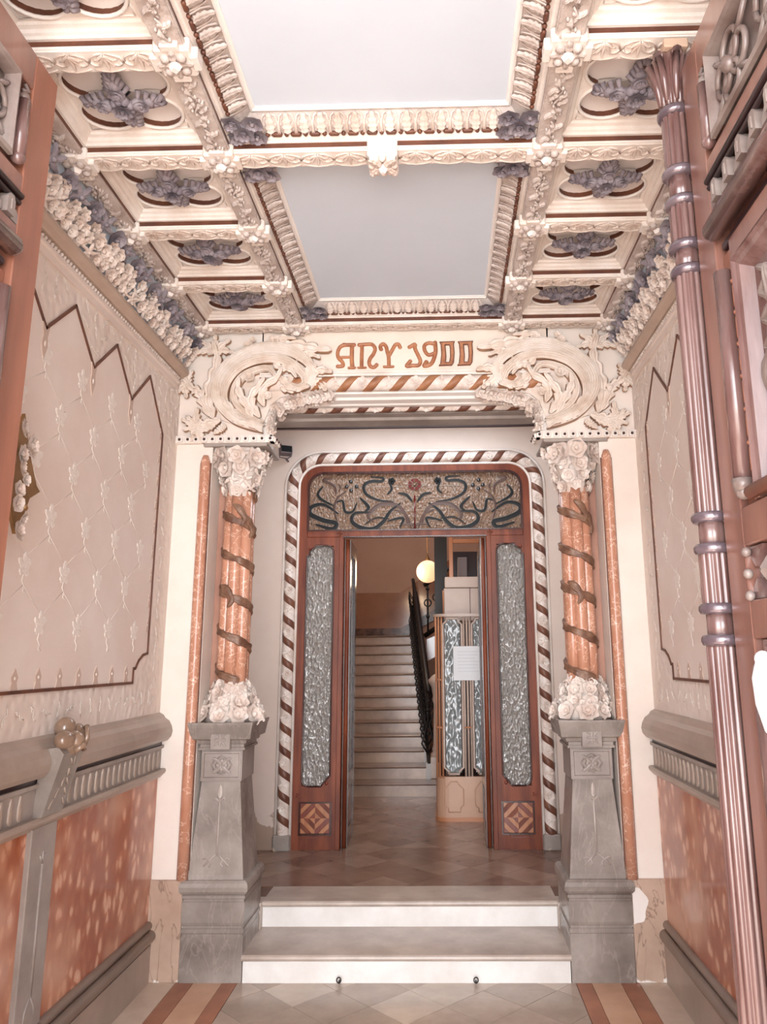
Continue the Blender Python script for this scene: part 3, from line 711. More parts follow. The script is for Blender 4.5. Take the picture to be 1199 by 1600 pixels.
# ---- coffers
def quat_outline(cx, cy, rx, ry):
    pts = []
    for sx, sy in ((1, 1), (-1, 1), (-1, -1), (1, -1)):
        arc = []
        for i in range(73):
            a = 2*pi*i/72; x, y = cx+rx*cos(a), cy+ry*sin(a)
            if x < -1e-6 or y < -1e-6: continue
            if (x < .06 and y < .06): continue
            arc.append((x, y))
        arc.sort(key=lambda p: atan2(p[1], p[0]))
        arc = arc[::3]+[arc[-1]] if arc[-1] not in arc[::3] else arc[::3]
        arc = [(x*sx, y*sy) for x, y in arc]
        if sx*sy < 0: arc.reverse()
        pts += arc
    return pts
QO = quat_outline(.084, .073, .094, .080)
CW, CH = (XO-XB)/2-HW+.006, .4925/2-HW+.006      # half sizes of a cell
def coffer_meshes():
    ms = {}
    g = G()
    pf = [(0, ZC+.038), (.012, ZC+.038), (.016, ZC+.046), (.024, ZC+.05), (.028, ZC+.060), (.040, ZC+.064), (.044, ZC+.072), (.050, ZC+.074)]
    g.frame(-CW, CW, -CH, CH, pf); ms['stepped_moulding'] = keep(g, 'stepped_moulding', CRM2)
    g = G(); z0 = ZC+.074; bx_, by_ = CW-.048, CH-.048; ring = []
    o = sorted(QO, key=lambda p: atan2(p[1], p[0]))
    ext = []
    for x, y in o:
        k = min(bx_/max(abs(x), 1e-6), by_/max(abs(y), 1e-6)); ext.append((x*k, y*k))
    ca = atan2(by_, bx_)
    N = len(o); vs = [(x, y, z0) for x, y in o]+[(x, y, z0) for x, y in ext]
    fs = [(i, (i+1) % N, N+(i+1) % N, N+i) for i in range(N)]
    # corner fills
    for sx in (-1, 1):
        for sy in (-1, 1):
            C_ = (sx*bx_, sy*by_)
            for i in range(N):
                a, b2 = ext[i], ext[(i+1) % N]
                if abs(abs(a[0])-bx_) < 1e-6 and abs(abs(b2[1])-by_) < 1e-6 and abs(abs(b2[0])-bx_) > 1e-6 and a[0]*sx > 0 and b2[1]*sy > 0 or abs(abs(a[1])-by_) < 1e-6 and abs(abs(b2[0])-bx_) < 1e-6 and abs(abs(a[0])-bx_) > 1e-6 and b2[0]*sx > 0 and a[1]*sy > 0:
                    vs.append((*C_, z0)); fs.append((N+i, N+(i+1) % N, len(vs)-1))
    g.add(vs, fs); ms['quatrefoil_plate'] = keep(g, 'quatrefoil_plate', CRM2)
    g = G(); g.add([(x, y, z0) for x, y in o]+[(x, y, z0+.03) for x, y in o], [(i, (i+1) % N, N+(i+1) % N, N+i) for i in range(N)], sm=False)
    ms['brown_reveal'] = keep(g, 'brown_reveal', BRN)
    g = G(); pts = [(x, y, z0-.001) for x, y in o]; pts.append(pts[0]); g.tube(pts, .0065, 6, nrm=(0, 0, 1))
    for sx in (-1, 1):
        for sy in (-1, 1):
            T = [(sx*(bx_-.008), sy*(by_-.008)), (sx*(bx_-.055), sy*(by_-.008)), (sx*(bx_-.022), sy*(by_-.030)), (sx*(bx_-.008), sy*(by_-.05))]
            T.append(T[0]); g.tube([(a, b2, z0-.001) for a, b2 in T], .003, 5, nrm=(0, 0, 1))
    ms['rim'] = keep(g, 'rim', PLW)
    g = G(); nx = 6
    for sx in (-1, 1):
        for sy in (-1, 1):
            rings = []
            for i in range(5):
                k = 1-i/4*.95; rings.append([(sx*.084+.105*k*cos(2*pi*j/20), sy*.073+.088*k*sin(2*pi*j/20), z0+.024+.02*(1-k*k)) for j in range(20)])
            g.loft(rings, mi=0, cap=False); g.add([rings[-1][j] for j in range(20)], [tuple(range(20))])
    ms['dome'] = keep(g, 'dome', PANELW)
    return ms
PANELW = mat('dome_white', (232, 224, 220), .7, (220, 208, 202), 3)
CM = coffer_meshes()
def foli(g):
    I = lambda u, v, h: Vector((u, v, h)); rs = random.Random(4)
    for ang, L in ((0, .115), (pi, .115), (pi/2, .098), (-pi/2, .098)):
        dx, dy = cos(ang), sin(ang)
        for t, r_, h in ((.45, .028, .03), (.75, .022, .022), (.97, .016, .014)):
            g.ball((dx*L*t, dy*L*t, h), r_, 8, 5, sc=(1, 1, .7))
        for sd in (-1, 1):
            for q in range(4):
                t = .42+.19*q; a = ang+sd*(1.15-.18*q)
                x, y = dx*L*t, dy*L*t; l_ = .036-.004*q
                g.tube([(x, y, .018), (x+l_*.7*cos(a), y+l_*.7*sin(a), .022), (x+l_*1.2*cos(a), y+l_*1.2*sin(a), .006)], lambda u: .0045+.0065*u, 6)
        for sd in (-.3, 0, .3): g.tube([(dx*L*.85, dy*L*.85, .014), (dx*L*.85+.045*cos(ang+sd), dy*L*.85+.045*sin(ang+sd), .006)], .0075, 6)
    for q in range(8):
        a = q*pi/4+.2; g.ball((.026*cos(a), .026*sin(a), .035), .018, 7, 5)
FOLI = mk(foli, 'foliage', PUR)
for sx, word in ((-1, 'left'), (1, 'right')):
    for k in range(-1, 4):
        cx, cy = sx*(XB+XO)/2, YK(k)+.24625
        t = thing('ceiling_coffer', '%s ceiling coffer from the far wall in the %s row, mauve foliage over a quatrefoil' % (ordn[3-k], word), 'coffer', (cx, cy, ZC), 'quatrefoil ceiling coffers')
        for nm, me in CM.items(): inst(nm, me, t, (cx, cy, 0))
        f = inst('foliage', FOLI, t, (cx, cy, ZC+.076), DOWN)
        ORG[f] = Vector((cx, cy, ZC+.076))
        rs = random.Random(k+9*sx)
        for i, (dx, dy, r_) in enumerate(((0, 0, .036), (.066, .004, .028), (-.066, .004, .028), (0, .058, .028), (0, -.055, .028))):
            o = bpy.data.objects.new('flower', ROSEP[i % 2]); COL.objects.link(o); o.parent = f
            o.matrix_local = Matrix.Translation((dx, dy, .036 if i else .052)) @ Matrix.Rotation(rs.random()*6, 4, 'Z') @ Matrix.Scale(r_, 4)

# ---- central panels
def cpanel(y0, y1, label):
    t = thing('ceiling_panel', label, 'ceiling panel', (0, (y0+y1)/2, 3.4), 'white central ceiling panels')
    x0, x1 = -XB+HW-.006, XB-HW+.006; y0 += HW-.006; y1 -= HW-.006
    g = G(); z = ZC+.038
    g.frame(x0, x1, y0, y1, [(0, z), (.006, z), (.010, z+.006), (.016, z+.008), (.022, z+.016), (.028, z+.018)]); g.obj('stepped_moulding', CRM2, t)
    g = G(); g.frame(x0, x1, y0, y1, [(.028, z+.018), (.040, z+.022), (.062, z+.030), (.085, z+.048), (.100, z+.062)], 0); g.obj('carved_band', GRS, t)
    g = G(); g.frame(x0, x1, y0, y1, [(.100, z+.062), (.100, z+.056), (.108, z+.054), (.112, z+.060), (.118, z+.062), (.118, z+.068)], 0); g.obj('inner_fillet', PLW, t)
    d = .117
    g = G(); g.box(x0+d, x1-d, y0+d, y1-d, z+.066, z+.08); g.obj('white_field', PANEL, t)
    # leaves & beads round the frame
    for side in range(4):
        if side < 2: L0, L1 = x0+.13, x1-.13
        else: L0, L1 = y0+.13, y1-.13
        n = round((L1-L0)/.062); st = (L1-L0)/n
        for i in range(n):
            a = L0+st*(i+.5); s_ = .28
            if side == 0: p = (a, y0+.066, z+.034); M = basis((-1, 0, 0), Vector((0, 1, .75)).normalized(), Vector((0, .6, -1)).normalized())
            elif side == 1: p = (a, y1-.066, z+.034); M = basis((1, 0, 0), Vector((0, -1, .75)).normalized(), Vector((0, -.6, -1)).normalized())
            elif side == 2: p = (x0+.066, a, z+.034); M = basis((0, 1, 0), Vector((1, 0, .75)).normalized(), Vector((.6, 0, -1)).normalized())
            else: p = (x1-.066, a, z+.034); M = basis((0, -1, 0), Vector((-1, 0, .75)).normalized(), Vector((-.6, 0, -1)).normalized())
            inst('acanthus_leaf', AKANC if side < 2 else AKAN, t, p, M, (.066, .072, .050))
        n = round((L1-L0)/.036)
        n += (n+1) % 2; st = (L1-L0)/n
        for i in range(n):
            a = L0+st*(i+.5); o_ = .033
            p = ((a, y0+o_, z+.014), (a, y1-o_, z+.014), (x0+o_, a, z+.014), (x1-o_, a, z+.014))[side]
            M = RZ(0) if side < 2 else RZ(pi/2)
            inst('round_bead' if i % 2 == 0 else 'long_bead', BEADR if i % 2 == 0 else BEADL, t, p, M, .0085 if i % 2 == 0 else (.0100, .0085, .0085))
    rs = random.Random(2)
    for cx in (x0+.072, x1-.072):
        for cy in (y0+.072, y1-.072):
            q = thing('rosette_cluster', 'mauve-grey rosettes filling the frame corner', None, (cx, cy, z+.02), parent=t)
            for dx, dy in ((-.034, -.034), (.034, -.034), (-.034, .034), (.034, .034), (0, 0)):
                inst('rosette', ROSEP[(dx > 0)+0], q, (cx+dx*1.1, cy+dy*1.1, z+.008 if dx else z-.006), DOWN @ RZ(rs.random()*6), .042)
cpanel(YK(-2), YK(1), 'white central ceiling panel nearest the street door')
cpanel(YK(1), YK(4), 'smaller looking white central ceiling panel near the far wall')

# ================================================================== END WALL: PIERS, LINTEL
FY = lambda u, v, h: Vector((u, YP-h, v))
wfr = thing('wall_front', 'cream wall with lintel opening into the vestibule', None, (0, YP, 0), kind='structure')
g = G()
for sx in (-1, 1):
    a, b = sorted((sx*1.30, sx*1.06)); g.box(a, b, YP, 4.32, 0, 2.66)
    a, b = sorted((sx*1.30, sx*.80)); g.box(a, b, YP, 4.36, 2.66, 3.46)
g.box(-.81, .81, YP, 4.36, 3.045, 3.46); g.obj('wall_surface', PLC, wfr) if 'PLC' in globals() else g.obj('wall_surface', mat('cream_wall', (238, 228, 219), .65, (228, 214, 203), 2, bump=.05), wfr)
for sx, word in ((-1, 'left'), (1, 'right')):
    a, b = sorted((sx*1.275, sx*1.085)); g = G(); g.cbox(a, b, YP-.018, YP+.02, 0, .447, .003)
    g.obj('marble_base', wear(MARB.copy(), (236, 230, 224), -.1, .35, 9, .76), wfr, label='veined marble base slab, flaking plaster at its edge')
g = G(); pts = []
for i in range(15):
    a = -pi/2+pi*i/14; pts.append((1.088+.07*cos(a)*(1+.12*sin(5*a)), .335+.085*sin(a)*(1+.06*cos(7*a))))
g.poly(pts, FY, .017, .021); g.obj('plaster_patch', PLW, wfr, label='white plaster patch on the right marble base')
# vestibule shell
g = G(); g.box(-1.32, -1.2, 4.30, YD+.05, 0, 3.5); tag(g.obj('wall_vestibule_left', wear(mat('vestibule_plaster', (222, 206, 196), .7, (212, 192, 180), 2), (176, 152, 134), .2, 1.1)), 'left vestibule wall', None, kind='structure')
g = G(); g.box(1.2, 1.32, 4.30, YD+.05, 0, 3.5); tag(g.obj('wall_vestibule_right', PL), 'right vestibule wall', None, kind='structure')
g = G(); g.box(-1.3, 1.3, 4.36, YD+.1, 3.30, 3.4); tag(g.obj('ceiling_vestibule', PANEL), 'vestibule ceiling', None, kind='structure')
# wall around the inner door
wd = thing('wall_back', 'pale vestibule wall around the inner glazed door', None, (0, YD, 0), kind='structure')
DWALL = wear(mat('door_wall_plaster', (224, 208, 197), .7, (214, 197, 186), 1.5), (168, 144, 128), .28, .66, 8, .52)
def rrect(hw, z0, z1, r, n=8):
    pts = [(hw, z0)]
    for i in range(n+1): a = pi/2*i/n; pts.append((hw-r+r*cos(a), z1-r+r*sin(a)))
    for i in range(n+1): a = pi/2+pi/2*i/n; pts.append((-hw+r+r*cos(a), z1-r+r*sin(a)))
    pts.append((-hw, z0)); return pts
op = rrect(.90, LZ, 2.94, .21)
poly_ = [(1.3, LZ-.2), (1.3, 3.5), (-1.3, 3.5), (-1.3, LZ-.2), (-.90, LZ-.2)]+op[::-1]+[(.90, LZ-.2)]
g = G(); g.poly(poly_, lambda u, v, h: (u, YD+h, v), 0, .14); g.obj('wall_surface', DWALL, wd)
g = G()
for i in range(30):
    x = -1.16+.08*i; g.ball((x, YD-.022, 3.215), .026, 6, 4, sc=(1, .35, .8)); g.tube([(x-.035, YD-.02, 3.205), (x-.02, YD-.024, 3.235), (x, YD-.02, 3.245)], .006, 5)
g.box(-1.2, 1.2, YD-.02, YD, 3.185, 3.27); g.obj('carved_frieze', GRS, wd)
g = G(); g.box(-1.2, 1.2, YD-.05, YD, 3.27, 3.30); g.obj('top_rail', STONE, wd)

# ---- ribbon-and-flower roll
def roll(parent, path, r, pitch, half=(-pi/2, pi/2), out=Vector((0, -1, 0)), inner=None, start=.5, brown=BRNR if 'BRNR' in globals() else BRICKM, slope=.9, bw=.36):
    path = [Vector(p) for p in path]; L = [0]
    for a, b in zip(path[:-1], path[1:]): L.append(L[-1]+(b-a).length)
    def at(s):
        s = max(0, min(s, L[-1]-1e-6)); i = max(j for j in range(len(L)-1) if L[j] <= s); f = (s-L[i])/(L[i+1]-L[i])
        T = (path[i+1]-path[i]).normalized()
        Tn = (path[min(i+2, len(path)-1)]-path[min(i+1, len(path)-2)]).normalized()
        Tp = (path[i]-path[i-1]).normalized() if i else T
        T = (T+(Tn*f+Tp*(1-f))*.5).normalized()
        return path[i].lerp(path[i+1], f), T
    def sp(s, th, rr):
        p, T = at(s); N = out.cross(T).normalized(); return p+N*(rr*sin(th))+out*(rr*cos(th))
    g = G(); n = max(2, int(L[-1]/.03)); ths = [half[0]+(half[1]-half[0])*j/8 for j in range(9)]
    g.loft([[sp(L[-1]*i/n, th, r) for th in ths] for i in range(n+1)], closed=False, cap=False)
    g.obj('roll_moulding', FLW, parent)
    k = 0; s = pitch*start
    while s < L[-1]-pitch*.2:
        g = G(); rows = []
        for j, th in enumerate(ths):
            q = s+slope*r*(th)
            rows.append([sp(q+pitch*bw*f, th, r+.004-(.006 if f in (-.5, .5) else 0)) for f in (-.5, -.42, 0, .42, .5)])
        g.loft(rows, closed=False, cap=False); p, T = at(s)
        g.obj('ribbon_band', brown, parent, org=tuple(p))
        s2 = s+pitch/2
        if s2 < L[-1]-.02:
            p, T = at(s2); N = out.cross(T).normalized()
            inst('carved_flower' if k % 2 else 'carved_leaf', ROSES[1] if k % 2 else STARW, parent, sp(s2, 0, r-.004), basis(T, N, T.cross(N)) if (T.cross(N)).dot(out) > 0 else basis(-T, N, (-T).cross(N)), (r*.85, r*.80, r*.6))
        s += pitch; k += 1
BR2 = mat('dark_brown_ribbon', (122, 78, 58), .45, (92, 54, 42), 14)
# ---- lintel
lt = thing('lintel', 'lintel carrying the raised ANY 1900 lettering', 'lintel', (0, YP, 3.0))
g = G(); g.box(-.80, .80, YP-.012, YP+.02, 3.045, 3.31); g.obj('name_board', mat('lintel_cream', (236, 222, 209), .6, (226, 208, 193), 3), lt)
g = G(); X0, X1 = -.81, .81
g.poly([(-.03, 3.060), (-.03, 3.052), (-.022, 3.050), (-.022, 3.044), (-.034, 3.040), (-.034, 3.032), (.04, 3.032), (.04, 3.060)], lambda a, b2, h: (h, YP+a, b2), X0, X1)
g.obj('front_fillet', CRM2, lt)
g = G(); g.box(X0, X1, YP+.0, YP+.33, 2.955, 3.05); g.poly([(.02, 2.955), (.02, 2.945), (.06, 2.938), (.07, 2.925), (.12, 2.92), (.13, 2.912), (.16, 2.912), (.16, 2.955)], lambda a, b2, h: (h, YP+a, b2), X0, X1)
g.obj('soffit', PLW, lt)
g = G(); g.poly([(.25, 2.955), (.25, 2.90), (.30, 2.895), (.31, 2.88), (.36, 2.875), (.40, 2.87), (.40, 2.955)], lambda a, b2, h: (h, YP+a, b2), -.82, .82); g.obj('rear_moulding', STONEL, lt)
g = G(); g.box(-.82, .82, YP+.40, YP+.42, 2.86, 2.90); g.obj('rear_fillet', LEAFD, lt)
rr_ = thing('front_roll', None, None, (0, YP, 2.99), parent=lt)
roll(rr_, [(X0, YP-.008, 2.993), (0, YP-.008, 2.993), (X1, YP-.008, 2.993)], .040, .148, half=(-pi/2, pi/2), start=.4, slope=.8, bw=.40, brown=BRNL)
rr_ = thing('rear_roll', None, None, (0, YP+.2, 2.92), parent=lt)
roll(rr_, [(X0, YP+.205, 2.925), (0, YP+.205, 2.925), (X1, YP+.205, 2.925)], .026, .148, half=(-pi/2, pi/2), out=Vector((0, -.7, -.7)).normalized(), start=.75, slope=.8, bw=.42, brown=BR2)
# letters: strokes in crop pixels (x 118..1120 , y 85..270 at 4.612 px per photo pixel)
def LP(cx, cy):    # crop -> wall
    px, py = 500+cx/4.612, 520+cy/4.615
    return (-.383+(px-527)*(.776/(742-527)), 3.228+(540-py)*(.142/37))
def letter(ch, strokes, label):
    g = G()
    for st, wd in strokes:
        pts = [LP(*p) for p in st]
        leafpath(g, pts, wd, FY, .012, .013, 0, 0, 5, ridges=0, taper=lambda t: 1.0)
        for p in (pts[0], pts[-1]): g.ball(FY(p[0], p[1], .016), wd*1.0, 8, 5, sc=(1, .7, 1))
    c = LP(*strokes[0][0][0])
    g.obj('letter_'+ch, LETT, lt, label=label)
LETT = mat('letter_ochre', (186, 128, 92), .4, (152, 96, 66), 22)
W = .0118
letter('a', [([(135, 250), (172, 245), (165, 215), (140, 190), (132, 150), (150, 110), (185, 95)], W), ([(175, 95), (250, 97)], W), ([(235, 100), (235, 200), (240, 258)], W*1.15), ([(150, 185), (235, 185)], W*.7), ([(216, 262), (258, 262)], W*.7)], 'raised letter A')
letter('n', [([(308, 100), (306, 180), (306, 256)], W), ([(288, 98), (335, 94), (380, 96), (402, 126), (390, 165), (368, 195), (360, 225), (370, 252), (394, 260), (414, 244)], W), ([(282, 262), (335, 262)], W*.6)], 'raised letter N')
letter('y', [([(446, 132), (440, 110), (458, 94), (480, 110), (490, 150), (500, 185), (502, 255)], W), ([(582, 120), (572, 98), (550, 100), (530, 130), (508, 170)], W), ([(468, 258), (532, 258)], W*.7)], 'raised letter Y')
letter('one', [([(650, 120), (690, 100), (690, 130), (715, 185), (728, 220), (715, 250), (670, 252), (628, 255), (655, 222)], W)], 'raised numeral 1 with a hooked foot')
letter('nine', [([(835, 100), (790, 92), (758, 110), (762, 150), (790, 178), (832, 165)], W), ([(835, 92), (838, 150), (825, 205), (800, 245), (755, 255), (770, 230)], W*1.1)], 'raised numeral 9')
def zero(x0, lab):
    g = G(); o = [(0, 92), (108, 90), (98, 106), (102, 170), (96, 240), (84, 258), (-8, 260), (6, 246), (14, 180), (10, 106)]; h = [(38, 112), (70, 112), (76, 140), (76, 200), (68, 238), (40, 238), (44, 200), (40, 140)]
    P2 = lambda L: [Vector((*LP(x0+a, b_), 0)) for a, b_ in L]
    O, H = P2(o), P2(h); tr = tessellate_polygon([O, H]); al = O+H
    g.add([FY(p.x, p.y, .026) for p in al], [tuple(q) for q in tr])
    for L in (O, H):
        n = len(L); g.add([FY(p.x, p.y, .010) for p in L]+[FY(p.x, p.y, .026) for p in L], [(i, (i+1) % n, n+(i+1) % n, n+i) for i in range(n)])
        q = [FY(p.x, p.y, .026) for p in L]; q.append(q[0]); g.tube(q, .0028, 5, mi=1, nrm=(0, 1, 0))
    g.obj('letter_zero', [LETT, BRN], lt, label=lab)
zero(868, 'first raised numeral 0'); zero(1000, 'second raised numeral 0')

# ---- bead string under the scroll brackets
for sx, word in ((-1, 'left'), (1, 'right')):
    t = thing('bead_string', 'white beaded string course under the %s scroll bracket' % word, 'moulding', (sx*1.0, YP, 2.68), 'beaded string courses')
    g = G(); a, b = sorted((sx*1.26, sx*.722)); g.box(a, b, YP-.028, YP+.01, 2.658, 2.70); g.box(*sorted((sx*.722, sx*.74)), YP-.028, 4.15, 2.658, 2.70)
    g.obj('string_body', CRM2, t)
    n = 12
    for i in range(n):
        x = sx*(1.235-.0455*i); g = G(); g.cbox(x-.015, x+.015, YP-.042, YP-.024, 2.662, 2.688, .003); g.ball((x, YP-.043, 2.676), .008, 8, 5, 1); g.obj('pierced_bead', [PLW, HOLE], t, org=(x, YP-.03, 2.67))
    for i in range(3):
        y = YP-.008+.05*i; g = G(); X = sx*.722; g.cbox(min(X, X-sx*.014), max(X, X-sx*.014), y-.015, y+.015, 2.662, 2.688, .003); g.ball((X-sx*.015, y, 2.676), .008, 8, 5, 1); g.obj('pierced_bead', [PLW, HOLE], t, org=(X, y, 2.67))

# ---- scroll brackets
def c2w(cx, cy):
    """crop coordinates of the left bracket -> wall (x, z)"""
    px, py = 260+cx/3.527, 500+cy/3.527
    return (-1.138+(px-320)*(.719/195), 3.223+(545-py)*(.511/135))
SCRM = mat('scroll_cream', (228, 214, 203), .5, (206, 184, 166), 11, (.42, .72), bump=.25, bscale=40, coat=.1)
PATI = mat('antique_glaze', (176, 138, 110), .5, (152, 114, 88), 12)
def bracket(sx, word):
    t = thing('scroll_bracket', 'big acanthus scroll bracket above the %s column capital' % word, 'bracket', (sx*.8, YP, 2.72), 'acanthus scroll brackets')
    P = lambda u, v, h: Vector((-sx*u, YP-h, v)); C_ = lambda L: [c2w(*p) for p in L]
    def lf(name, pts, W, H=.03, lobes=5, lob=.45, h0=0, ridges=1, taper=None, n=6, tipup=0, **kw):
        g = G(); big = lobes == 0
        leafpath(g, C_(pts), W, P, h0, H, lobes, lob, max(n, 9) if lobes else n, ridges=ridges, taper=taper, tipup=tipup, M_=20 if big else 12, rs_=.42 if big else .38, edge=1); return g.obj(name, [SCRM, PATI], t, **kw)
    tp = lambda t: .55+.6*sin(pi*min(t*1.1, 1))**.8
    # backing mass with rounded edge
    g = G(); back = [(545, 600), (470, 610), (330, 560), (270, 450), (290, 300), (370, 200), (500, 150), (640, 140), (780, 150), (860, 260), (890, 400), (800, 425), (640, 440), (590, 480)]
    g.poly([c2w(*p) for p in back], P, -.01, .016); g.obj('backing', SCRM, t)
    lf('main_scroll', [(560, 615), (480, 590), (400, 550), (335, 480), (305, 400), (325, 320), (385, 250), (470, 200), (560, 178), (650, 182), (730, 215), (790, 265), (815, 330), (790, 385)], .040, .060, 0, 0, .01, 3, tp)
    lf('inner_scroll', [(545, 600), (450, 560), (370, 510), (338, 440), (352, 360), (405, 290), (480, 248), (570, 232), (650, 245), (715, 280), (765, 330), (775, 380), (735, 400), (690, 375), (700, 340)], .029, .062, 0, 0, .012, 2, tp)
    lf('core_scroll', [(560, 590), (470, 540), (410, 480), (395, 410), (430, 340), (500, 300), (570, 290), (610, 330), (590, 370)], .022, .05, 0, 0, .012, 1, tp)
    for nm, pts, W_ in (('leaf', [(285, 555), (262, 480), (258, 400), (278, 310), (292, 230), (268, 135)], .050), ('leaf', [(262, 540), (225, 460), (200, 410), (160, 385), (118, 330)], .042),
                        ('leaf', [(330, 560), (270, 575), (215, 590), (165, 575), (125, 560)], .040), ('leaf', [(300, 580), (270, 600), (220, 620), (190, 640)], .028), ('leaf', [(360, 590), (340, 600), (322, 618), (300, 640)], .03)):
        lf(nm, pts, W_, .034, 6, .5, .006, 1, tipup=.02)
    # leafy heads on the left stems
    for cx, cy, R_, a0 in ((275, 200, 110, -1.57), (150, 365, 75, 3.3), (225, 590, 95, 2.9)):
        for da in (-1.25, -.65, 0, .65, 1.25):
            a = a0+da; lf('leaf_lobe', [(cx, cy), (cx+R_*.5*cos(a), cy+R_*.5*sin(a)), (cx+R_*cos(a+.25*da), cy+R_*sin(a+.25*da))], .030, .026, 3, .55, .018, 1, n=4)
    # leaves off the scroll to the right
    for pts, W_ in (([(600, 170), (680, 160), (760, 170), (830, 185), (905, 195)], .050), ([(700, 210), (750, 230), (790, 260), (830, 290)], .034), ([(760, 300), (810, 310), (860, 305), (915, 318)], .040),
                    ([(790, 330), (830, 360), (865, 390), (885, 420)], .038), ([(560, 170), (600, 130), (650, 120), (720, 130)], .028), ([(720, 250), (760, 220), (800, 215), (850, 240)], .030)):
        lf('leaf', pts, W_, .036, 4, .45, .02, 1, tipup=.015)
    # inner curled leaves
    for pts, W_ in (([(480, 600), (430, 560), (395, 520), (360, 480), (330, 455)], .030), ([(500, 560), (470, 500), (440, 450), (420, 400), (425, 345)], .034), ([(540, 560), (500, 500), (490, 450), (520, 400), (560, 350)], .036),
                    ([(560, 500), (540, 440), (560, 390), (620, 350), (650, 300)], .034), ([(600, 260), (640, 290), (690, 300), (730, 350)], .030), ([(640, 400), (690, 410), (740, 410), (800, 400)], .030), ([(600, 330), (650, 350), (690, 400), (730, 420)], .03),
                    ([(380, 545), (430, 575), (500, 600), (560, 640)], .026)):
        lf('inner_leaf', pts, W_, .034, 4, .45, .030, 1, tipup=.02)
    for cx, cy, r_ in ((475, 335, .034), (460, 160, .026), (600, 140, .030), (482, 132, .020), (650, 132, .024), (575, 440, .026)):
        x, z = c2w(cx, cy); inst('rose_bud', RBUD, t, P(x, z, .045), FACEY @ RZ(random.random()*6), r_)
    # leaves and blossoms folding under the lintel corner
    rs = random.Random(11)
    curve = spline([(-.735, 2.715, 0), (-.730, 2.80, 0), (-.70, 2.865, 0), (-.62, 2.90, 0), (-.53, 2.918, 0), (-.43, 2.94, 0)], 5)
    for i, p in enumerate(curve):
        for q in range(2):
            nz = Vector((sx*-1*(-.7 if i < 8 else -.1), -.75+.5*q, -.3 if i < 8 else -.75)).normalized(); xa = nz.cross(Vector((.1, .2, 1))).normalized()
            nm = 'soffit_blossom' if i > 8 else 'edge_leaf'
            inst(nm, rs.choice(ROSES+[STARW]), t, Vector((-sx*(p.x+.004), YP-.02+.07*q, p.y-.004)), basis(xa, nz.cross(xa), nz) @ RZ(rs.random()*6), .034+.012*rs.random())
    g = G(); g.poly([(-.742, 2.70), (-.732, 2.80), (-.70, 2.865), (-.62, 2.895), (-.44, 2.925), (-.42, 2.99), (-.82, 2.99), (-.82, 2.70)], lambda u, v, h: Vector((-sx*u, YP+h, v)), -.005, .10); g.obj('corner_haunch', CRM2, t)
def rbud(g): flower(g, (0, 0, 0), 1, np_=5, layers=3)
RBUD = mk(rbud, 'rose_bud', SCRM)
bracket(-1, 'left'); bracket(1, 'right')

